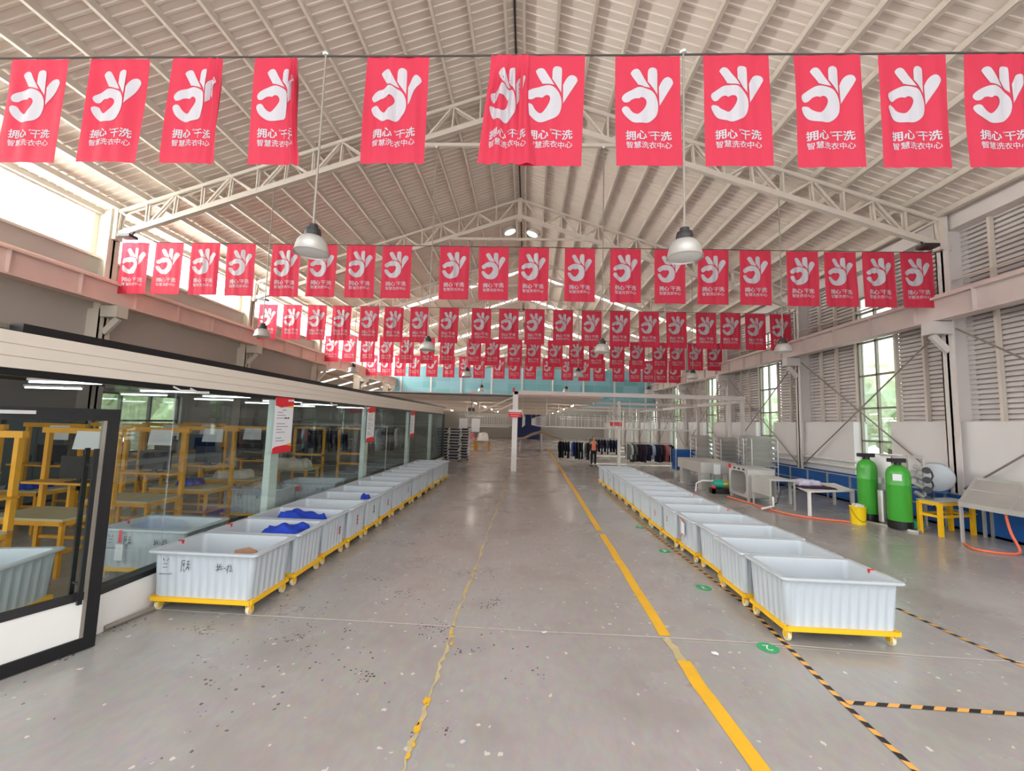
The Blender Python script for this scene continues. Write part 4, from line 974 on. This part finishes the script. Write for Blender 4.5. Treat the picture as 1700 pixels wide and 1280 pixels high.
# ------------------------------------------------------------------ right side equipment
# blue tank line
q = thing('blue_tank', 'long blue water tank along the right wall', 'tank', (11, 9, 0)); o_ = (11, 9, 0)
MB(o_).box(10.78, 10.83, 7.5, 22, 0, .8).box(11.43, 11.48, 7.5, 22, 0, .8).box(10.78, 11.48, 7.5, 7.55, 0, .8).box(10.78, 11.48, 21.95, 22, 0, .8).box(10.78, 11.48, 7.5, 22, 0, .05).build('shell', M_tank, q)
mb = MB(o_); y = 9.7
while y < 22: mb.box(10.74, 10.78, y-.02, y+.02, 0, .84); y += 1.0
mb.box(10.74, 10.79, 10, 22, .42, .45).box(10.74, 10.79, 10, 22, .8, .83); mb.build('frame_bars', M_wire, q)
MB(o_).add([(10.83, 7.55, .7), (11.43, 7.55, .7), (11.43, 21.95, .7), (10.83, 21.95, .7)], [(0, 1, 2, 3)]).build('water', mat('water', (70, 120, 140), .08), q)
for z, n in ((1.22, 'upper'), (1.02, 'lower')): tag(MB().tube([(11.445, 11.2, z), (11.445, 22, z)], .045, 10).build('wall_pipe', M_white), f'white {n} pipe along the low right wall', 'pipe')
# softener vessels
def vessel(x, y, r, h, label):
    t = thing('filter_vessel', label, 'vessel', (x, y, 0), 0, 'green filter vessels')
    MB().lathe([(r*1.02, .02), (r*1.04, .2), (r*.98, .2)], n=28).build('base', M_black, t)
    MB().lathe([(r*.96, .18), (r, .2), (r, h*.62), (r*1.015, h*.625), (r, h*.63), (r, h-.38), (r*.94, h-.29), (r*.78, h-.22), (r*.5, h-.17), (.08, h-.15)], n=28).build('shell', M_green, t, True)
    MB().lathe([(.07, h-.16), (.07, h-.09), (.05, h-.08)], n=16).box(-.17, .17, -.07, .09, h-.09, h).build('valve_head', M_dark, t)
    return t
v1 = vessel(9.26, 10.22, .225, 1.62, 'green filter vessel with a white label, the right and nearer one')
mb = MB(); mb.box(-.13, .03, -.235, -.222, 1.12, 1.27); o = mb.build('label_sheet', M_paper, v1); o.rotation_euler = (0, 0, -.55); o['label'] = 'white label'
vessel(9.17, 11.0, .205, 1.68, 'green filter vessel beside the yellow bucket, the left one')
q = thing('filter_skid', 'stainless water treatment skid with control panel and membrane pipes', 'machine', (9.8, 10.6, 0)); o_ = (9.8, 10.6, 0)
fb = [(8.85, 10.95), (9.3, 9.86), (9.98, 10.3), (9.55, 11.3)]
mb = MB(o_)
for a, b in zip(fb, fb[1:]+fb[:1]): mb.bar((*a, .03), (*b, .03), .05)
mb.build('base_frame', M_stain, q)
for (x, y) in ((9.42, 10.12), (9.95, 10.34), (9.9, 10.8), (9.45, 11.2)): MB(o_).bar((x, y, .05), (x, y, 1.66), .045).build('upright', M_stain, q)
MB(o_).bar((9.42, 10.12, 1.66), (9.95, 10.34, 1.66), .045).bar((9.95, 10.34, 1.66), (9.9, 10.8, 1.66), .045).bar((9.42, 10.12, 1.66), (9.45, 11.2, 1.66), .045).bar((9.45, 11.2, 1.66), (9.9, 10.8, 1.66), .045).build('top_frame', M_stain, q)
MB(o_).prism([(9.2, 10.98), (9.62, 10.82), (9.64, 10.86), (9.22, 11.02)], .8, 1.66, 'z').build('control_panel', M_stain, q)
MB(o_).prism([(9.3, 10.90), (9.4, 10.86), (9.41, 10.885), (9.31, 10.925)], .95, 1.1, 'z').prism([(9.46, 10.84), (9.54, 10.81), (9.55, 10.835), (9.47, 10.865)], .95, 1.1, 'z').build('meter', M_paper, q)
for k in range(4):
    z = .72+k*.22; MB(o_).tube([(9.75, 10.05, z), (10.45, 11.1, z)], .06, 12).build('membrane_pipe', M_stain, q); MB(o_).tube([(9.71, 9.99, z), (9.76, 10.06, z)], .075, 12).tube([(9.78, 9.97, z), (9.82, 9.97, z-.12), (9.78, 9.97, z-.2)], .018, 6).build('end_cap', M_dark, q)
MB(o_).tube([(9.2, 10.62, .08), (9.2, 10.62, .82)], .08, 14).build('cartridge_filter', M_stain, q)
MB(o_).tube([(9.46, 10.1, .14), (9.7, 10.22, .14)], .09, 14).build('pump', M_teal, q)
t = thing('bucket', 'yellow bucket with a cloth standing by the left green vessel', 'bucket', (8.62, 10.62, 0))
MB().lathe([(.145, 0), (.165, .4), (.172, .41), (.172, .42), (.158, .42), (.14, .02), (.02, .02)], n=24).build('pail', M_bucket, t, True); MB().tube([(.17*math.cos(a), -.17*abs(math.sin(a))-.0, .38-.3*math.sin(a)) for a in [PI*k/10 for k in range(11)]], .005, 5).build('handle', M_dark, t)
heap('rag', 'pale rag draped in the yellow bucket', 'cloth', 8.6, 10.6, .36, .2, .2, .14, MATS['off_white_cloth'], 61)
# yellow bench with drum
t = thing('yellow_bench', 'yellow steel bench beside the sloping stainless sink', 'bench', (10, 10.3, 0)); o_ = (10, 10.3, 0)
bc = [(9.58, 9.6), (10.56, 9.9), (10.45, 10.28), (9.5, 9.99)]
for (x, y) in bc: MB(o_).box(x-.035, x+.035, y-.035, y+.035, 0, .70).build('leg', M_yel, t)
tr_ = MB(o_)
for a_, b_ in zip(bc, bc[1:]+bc[:1]): tr_.bar((*a_, .69), (*b_, .69), .05, .07)
tr_.build('top_rail', M_yel, t)
for a_, b_ in zip(bc, bc[1:]+bc[:1]): MB(o_).bar((*a_, .42), (*b_, .42), .035, .05).build('lower_rail', M_yel, t)
MB(o_).prism([(9.54, 9.56), (10.61, 9.87), (10.49, 10.32), (9.46, 10.02)], .725, .745, 'z').build('bench_top', M_stain, t)
t = thing('white_drum', 'white round drum lying on its side behind the yellow bench', 'drum', (10.59, 10.74, 1.17)); t.rotation_euler = (0, 0, -.75)
MB().lathe([(.02, -.2), (.28, -.19), (.33, -.16), (.35, -.1), (.35, .1), (.33, .16), (.28, .19), (.02, .2)], (0, 0, 0), 28, 'y').build('shell', M_tub, t, True)
MB().box(-.2, .2, -.16, .16, -.37, -.3).build('cradle', M_tank, t)
# sloping stainless sink
t = thing('stainless_sink', 'stainless sink table with high sloping back at the right edge', 'sink', (9.6, 8.2, 0)); o_ = (9.6, 8.2, 0)
FL, FR, BR, BL = Vector((9.6, 9.2, .78)), Vector((9.85, 7.4, .78)), Vector((10.74, 7.9, 1.24)), Vector((10.66, 9.86, 1.24))
MB(o_).add([FL, FR, BR, BL, FL-Vector((0, 0, .03)), FR-Vector((0, 0, .03)), BR-Vector((0, 0, .03)), BL-Vector((0, 0, .03))], [(0, 1, 2, 3), (7, 6, 5, 4), (0, 4, 5, 1), (1, 5, 6, 2), (2, 6, 7, 3), (3, 7, 4, 0)]).build('sloping_tray', M_stain, t)
MB(o_).bar(FL, FR, .05, .1).bar(FR, BR, .03, .1).bar(BR, BL, .06, .08).bar(BL, FL, .03, .1).build('rim', M_stain, t)
for p in ((9.63, 9.2), (10.6, 9.7), (9.9, 7.5), (10.68, 7.98)): MB(o_).bar((*p, 0), (*p, .76 if p[0] < 10 else 1.18), .045).build('leg', M_stain, t)
zt = lambda p, q, f: p.lerp(q, f)+Vector((0, 0, .012))
MB(o_).bar(zt(FL, BL, .55), zt(FR, BR, .55), .025, .02).build('crease_bar', M_stain, t)
MB(o_).bar(zt(FL, FR, .45), zt(BL, BR, .45), .05, .03).build('divider', M_stain, t)
MB(o_).tube([(10.66, 9.0, 1.24), (10.66, 8.9, 1.36), (10.66, 8.75, 1.5), (10.66, 8.4, 1.5)], .018, 8).build('tap', M_stain, t)
MB(o_).box(9.85, 10.05, 7.8, 8.1, .86, .95).build('white_box', M_paper, t)
def hose(pts, label):
    P_ = crom([pts[0]]+list(pts)+[pts[-1]], 6); P_ = P_[6:6*len(pts)]+[Vector(pts[-1])]
    tag(MB().tube(P_, .022, 8).build('hose', M_hose, None, True), label, 'hose')
hose([(7.05, 13.9, .025), (7.185, 12.97, .025), (7.278, 11.95, .025), (7.52, 11.25, .025), (8.0, 10.87, .025), (8.3, 10.76, .025), (8.47, 10.68, .025)], 'orange hose on the wet floor from the machine to the yellow bucket')
hose([(9.45, 9.0, .025), (9.36, 8.85, .025), (9.25, 8.6, .025), (9.4, 8.42, .025), (9.7, 8.36, .025), (9.88, 8.42, .08), (9.86, 8.52, .35), (9.84, 8.56, .6), (9.83, 8.57, .78)], 'orange hose hanging from the stainless sink in a loop')
# white table with clothes
t = thing('white_table', 'white table with clothes on it in front of the blue tank', 'table', (8.9, 12.2, 0)); o_ = (8.9, 12.2, 0)
cs = [(7.9, 11.3), (9.45, 11.8), (9.98, 13.28), (8.45, 13.05)]
MB(o_).prism(cs, .60, .64, 'z').build('table_top', M_white, t)
for (x, y) in cs: a = Vector((x, y)).lerp(Vector((8.95, 12.35)), .06); MB(o_).box(a.x-.03, a.x+.03, a.y-.03, a.y+.03, 0, .6).build('leg', M_white, t)
heap('folded_clothes', 'pale lilac clothes on the white table', 'cloth', 8.5, 12.3, .68, .7, .5, .16, mat('lilac_cloth', (206, 200, 222), .9), 71)
heap('folded_clothes', 'dark garment spread under the lilac clothes on the white table', 'cloth', 8.55, 12.0, .64, .9, .55, .06, M_garm[5], 72)
# wash machine, tables
t = thing('wash_machine', 'grey steel washing unit with a rounded opening towards the aisle', 'machine', (7.35, 13.5, 0), .0); o_ = (7.35, 13.5, 0)
def rr2(w, h, r, cx, cz): return [(cx+sx*(w/2-r)+r*math.cos(math.radians(a)), cz+sz*(h/2-r)+r*math.sin(math.radians(a))) for sx, sz, a0 in ((1, 1, 0), (-1, 1, 90), (-1, -1, 180), (1, -1, 270)) for a in (a0, a0+30, a0+60, a0+90)]
mb = MB(o_); oa = rr2(1.2, .9, .06, 13.7, .56); ia = rr2(.94, .68, .17, 13.7, .54); n = 16
vs = [(7.3, y, z) for y, z in oa]+[(7.3, y, z) for y, z in ia]+[(8.1, y, z) for y, z in oa]+[(8.1, y, z) for y, z in ia]
mb.add(vs, [(k, (k+1) % n, n+(k+1) % n, n+k) for k in range(n)]+[(2*n+k, 3*n+k, 3*n+(k+1) % n, 2*n+(k+1) % n) for k in range(n)]+[(k, 2*n+k, 2*n+(k+1) % n, (k+1) % n) for k in range(n)]+[(n+k, n+(k+1) % n, 3*n+(k+1) % n, 3*n+k) for k in range(n)])
mb.build('drum_frame', M_stain, t, True)
MB(o_).box(8.08, 8.12, 13.12, 14.28, .15, 1.0).build('back_plate', M_stain, t)
for y in (13.16, 14.24):
    for x in (7.34, 8.04): MB(o_).box(x-.03, x+.03, y-.03, y+.03, 0, .13).build('foot', M_stain, t)
MB(o_).lathe([(.07, 0), (.07, .04)], (7.26, 14.22, .98), 14, 'x').build('red_knob', M_redtape, t)
for k in range(3): MB(o_).box(7.288, 7.3, 13.3+k*.28, 13.42+k*.28, .925, .975).build('vent', M_dark, t)
t = thing('stainless_table', 'stainless work table between the washing machine and the white table', 'table', (7.95, 12.4, 0)); o_ = (7.95, 12.4, 0)
MB(o_).box(7.35, 8.06, 12.05, 13.0, .78, .82).box(7.35, 7.38, 12.05, 13.0, .35, .78).build('table_top', M_stain, t)
for x in (7.38, 8.03):
    for y in (12.08, 12.96): MB(o_).box(x-.02, x+.02, y-.02, y+.02, 0, .78).build('leg', M_stain, t)
MB(o_).tube([(7.4, 12.0, .35), (7.35, 11.9, .12), (7.0, 11.85, .05)], .03, 8).build('drain_pipe', M_white, t)
MB(o_).tube([(7.8, 11.99, .7), (7.6, 11.98, .55), (7.5, 11.97, .2), (7.2, 11.95, .05)], .018, 6).build('black_cable', M_dark, t)
t = thing('wash_bench', 'long stainless wash bench behind the green pump', 'bench', (7.2, 16.5, 0)); o_ = (7.2, 16.5, 0)
MB(o_).box(6.75, 8.0, 15.2, 17.5, .6, .98).build('trough', M_stain, t); 
for b_ in ((6.8, 7.1, 15.3, 15.6), (7.7, 7.95, 15.3, 15.6), (6.8, 7.1, 17.1, 17.4), (7.7, 7.95, 17.1, 17.4)): MB(o_).box(*b_, 0, .6).build('pedestal', M_stain, t)
MB(o_).box(7.2, 7.42, 15.17, 15.2, .58, .92).build('white_sheet', M_paper, t)
t = thing('green_pump', 'green motor pump with white pipe in front of the wash bench', 'pump', (7.15, 14.7, 0)); o_ = (7.15, 14.7, 0)
MB(o_).tube([(6.95, 14.7, .32), (7.25, 14.65, .32)], .14, 16).build('motor', M_teal, t); MB(o_).tube([(7.25, 14.65, .32), (7.45, 14.6, .32)], .11, 14).build('pump_head', mat('brass', (196, 184, 90), .4, .4), t)
MB(o_).box(6.85, 7.5, 14.5, 14.8, 0, .18).build('base_plate', M_dark, t); MB(o_).tube([(6.95, 14.7, .4), (6.6, 14.75, .4), (6.42, 14.78, .3), (6.4, 14.8, .02)], .028, 8).build('white_pipe', M_white, t)
MB(o_).box(6.85, 6.95, 14.5, 14.58, 0, .26).build('red_valve', M_redtape, t)
# wire hanger racks
def wirerack(x, y, rz, w, z0, z1, n, label):
    t = thing('wire_rack', label, 'rack', (x, y, 0), rz)
    for sx in (-w/2, w/2):
        for sy in (-.25, .25): MB().tube([(sx, sy, 0.02), (sx, sy, z1)], .014, 6).build('post', M_wire, t)
    for k in range(n):
        z = z0+(z1-z0)*k/(n-1)*.96; mb = MB()
        mb.tube([(-w/2, -.25, z), (w/2, -.25, z)], .008, 5).tube([(-w/2, .25, z+.12), (w/2, .25, z+.12)], .008, 5)
        m_ = int(w/.045)
        for i in range(m_): xx = -w/2+w*(i+.5)/m_; mb.bar((xx, -.27, z-.03), (xx+.03, .25, z+.12), .024, .012)
        mb.build('tilted_shelf', M_wire, t)
wirerack(8.75, 15.05, .05, .9, .95, 1.88, 6, 'wire hanger rack with slanted shelves above the grey washing machine')
wirerack(8.2, 18.6, .1, .8, .5, 1.8, 8, 'tall wire hanger rack on the left of the wash bench'); wirerack(9.2, 18.4, .1, .9, .5, 1.75, 8, 'tall wire hanger rack in the middle behind the wash bench'); wirerack(9.3, 16.8, .1, .6, .7, 1.85, 7, 'narrow wire hanger rack right of the wash bench')
t = thing('crate_trolley', 'wheeled wire trolley with stacked blue crates', 'trolley', (7.95, 19.9, 0))
for sx in (-.55, .55):
    for sy in (-.35, .35): MB().tube([(sx, sy, .05), (sx, sy, 1.25)], .016, 6).build('post', M_wire, t)
MB().box(-.55, .55, -.35, .35, .22, .25).build('shelf', M_wire, t)
for k in range(5):
    z = .25+k*.185; o = MB((7.95, 19.9, z)).box(7.45, 8.45, 19.6, 20.2, z, z+.15).box(7.43, 8.47, 19.58, 20.22, z+.15, z+.175).build('blue_crate', M_tank); o.location = (7.95, 19.9, z); tag(o, f'blue crate on the wire trolley, {ORD[k]} from the bottom', 'crate', 'blue crates on the trolley')
# trees outside the windows
def tree(x, y, h, r, label, seed):
    t = thing('tree', label, 'tree', (x, y, 0)); rr = random.Random(seed)
    MB().tube([(0, 0, -.1), (.05, 0, h*.5)], [.14, .08], 8).build('trunk', mat('bark', (92, 80, 64), .9), t)
    bm = bmesh.new()
    for k in range(9):
        g = bmesh.ops.create_icosphere(bm, subdivisions=3, radius=r*rr.uniform(.4, .65)); off = Vector((rr.uniform(-r, r)*.6, rr.uniform(-r, r)*.8, h*.35+rr.random()*h*.5))
        for v in g['verts']: v.co = v.co*(1+.18*math.sin(v.co.x*9+k)*math.sin(v.co.y*8)*math.cos(v.co.z*10))+off
    me = bpy.data.meshes.new('crown'); bm.to_mesh(me); bm.free(); me.materials.append(M_leaf); link('crown', me, t)
for i, (x, y, h, r) in enumerate(((19, 22, 6.2, 2.8), (21, 28.5, 5.5, 2.8), (19, 35.5, 6.5, 2.8), (19.5, 42, 5.5, 2.8), (19, 48.5, 6, 2.8))): tree(x, y, h, r, f'leafy tree outside the right windows, {ORD[i]} from the front', i)
for i, (x, y, h, r) in enumerate(((-16, 15, 4.5, 2.2), (-17.5, 22.5, 4.5, 2.2))): tree(x, y, h, r, f'leafy tree outside the workroom window, {ORD[i]} from the front', 20+i)
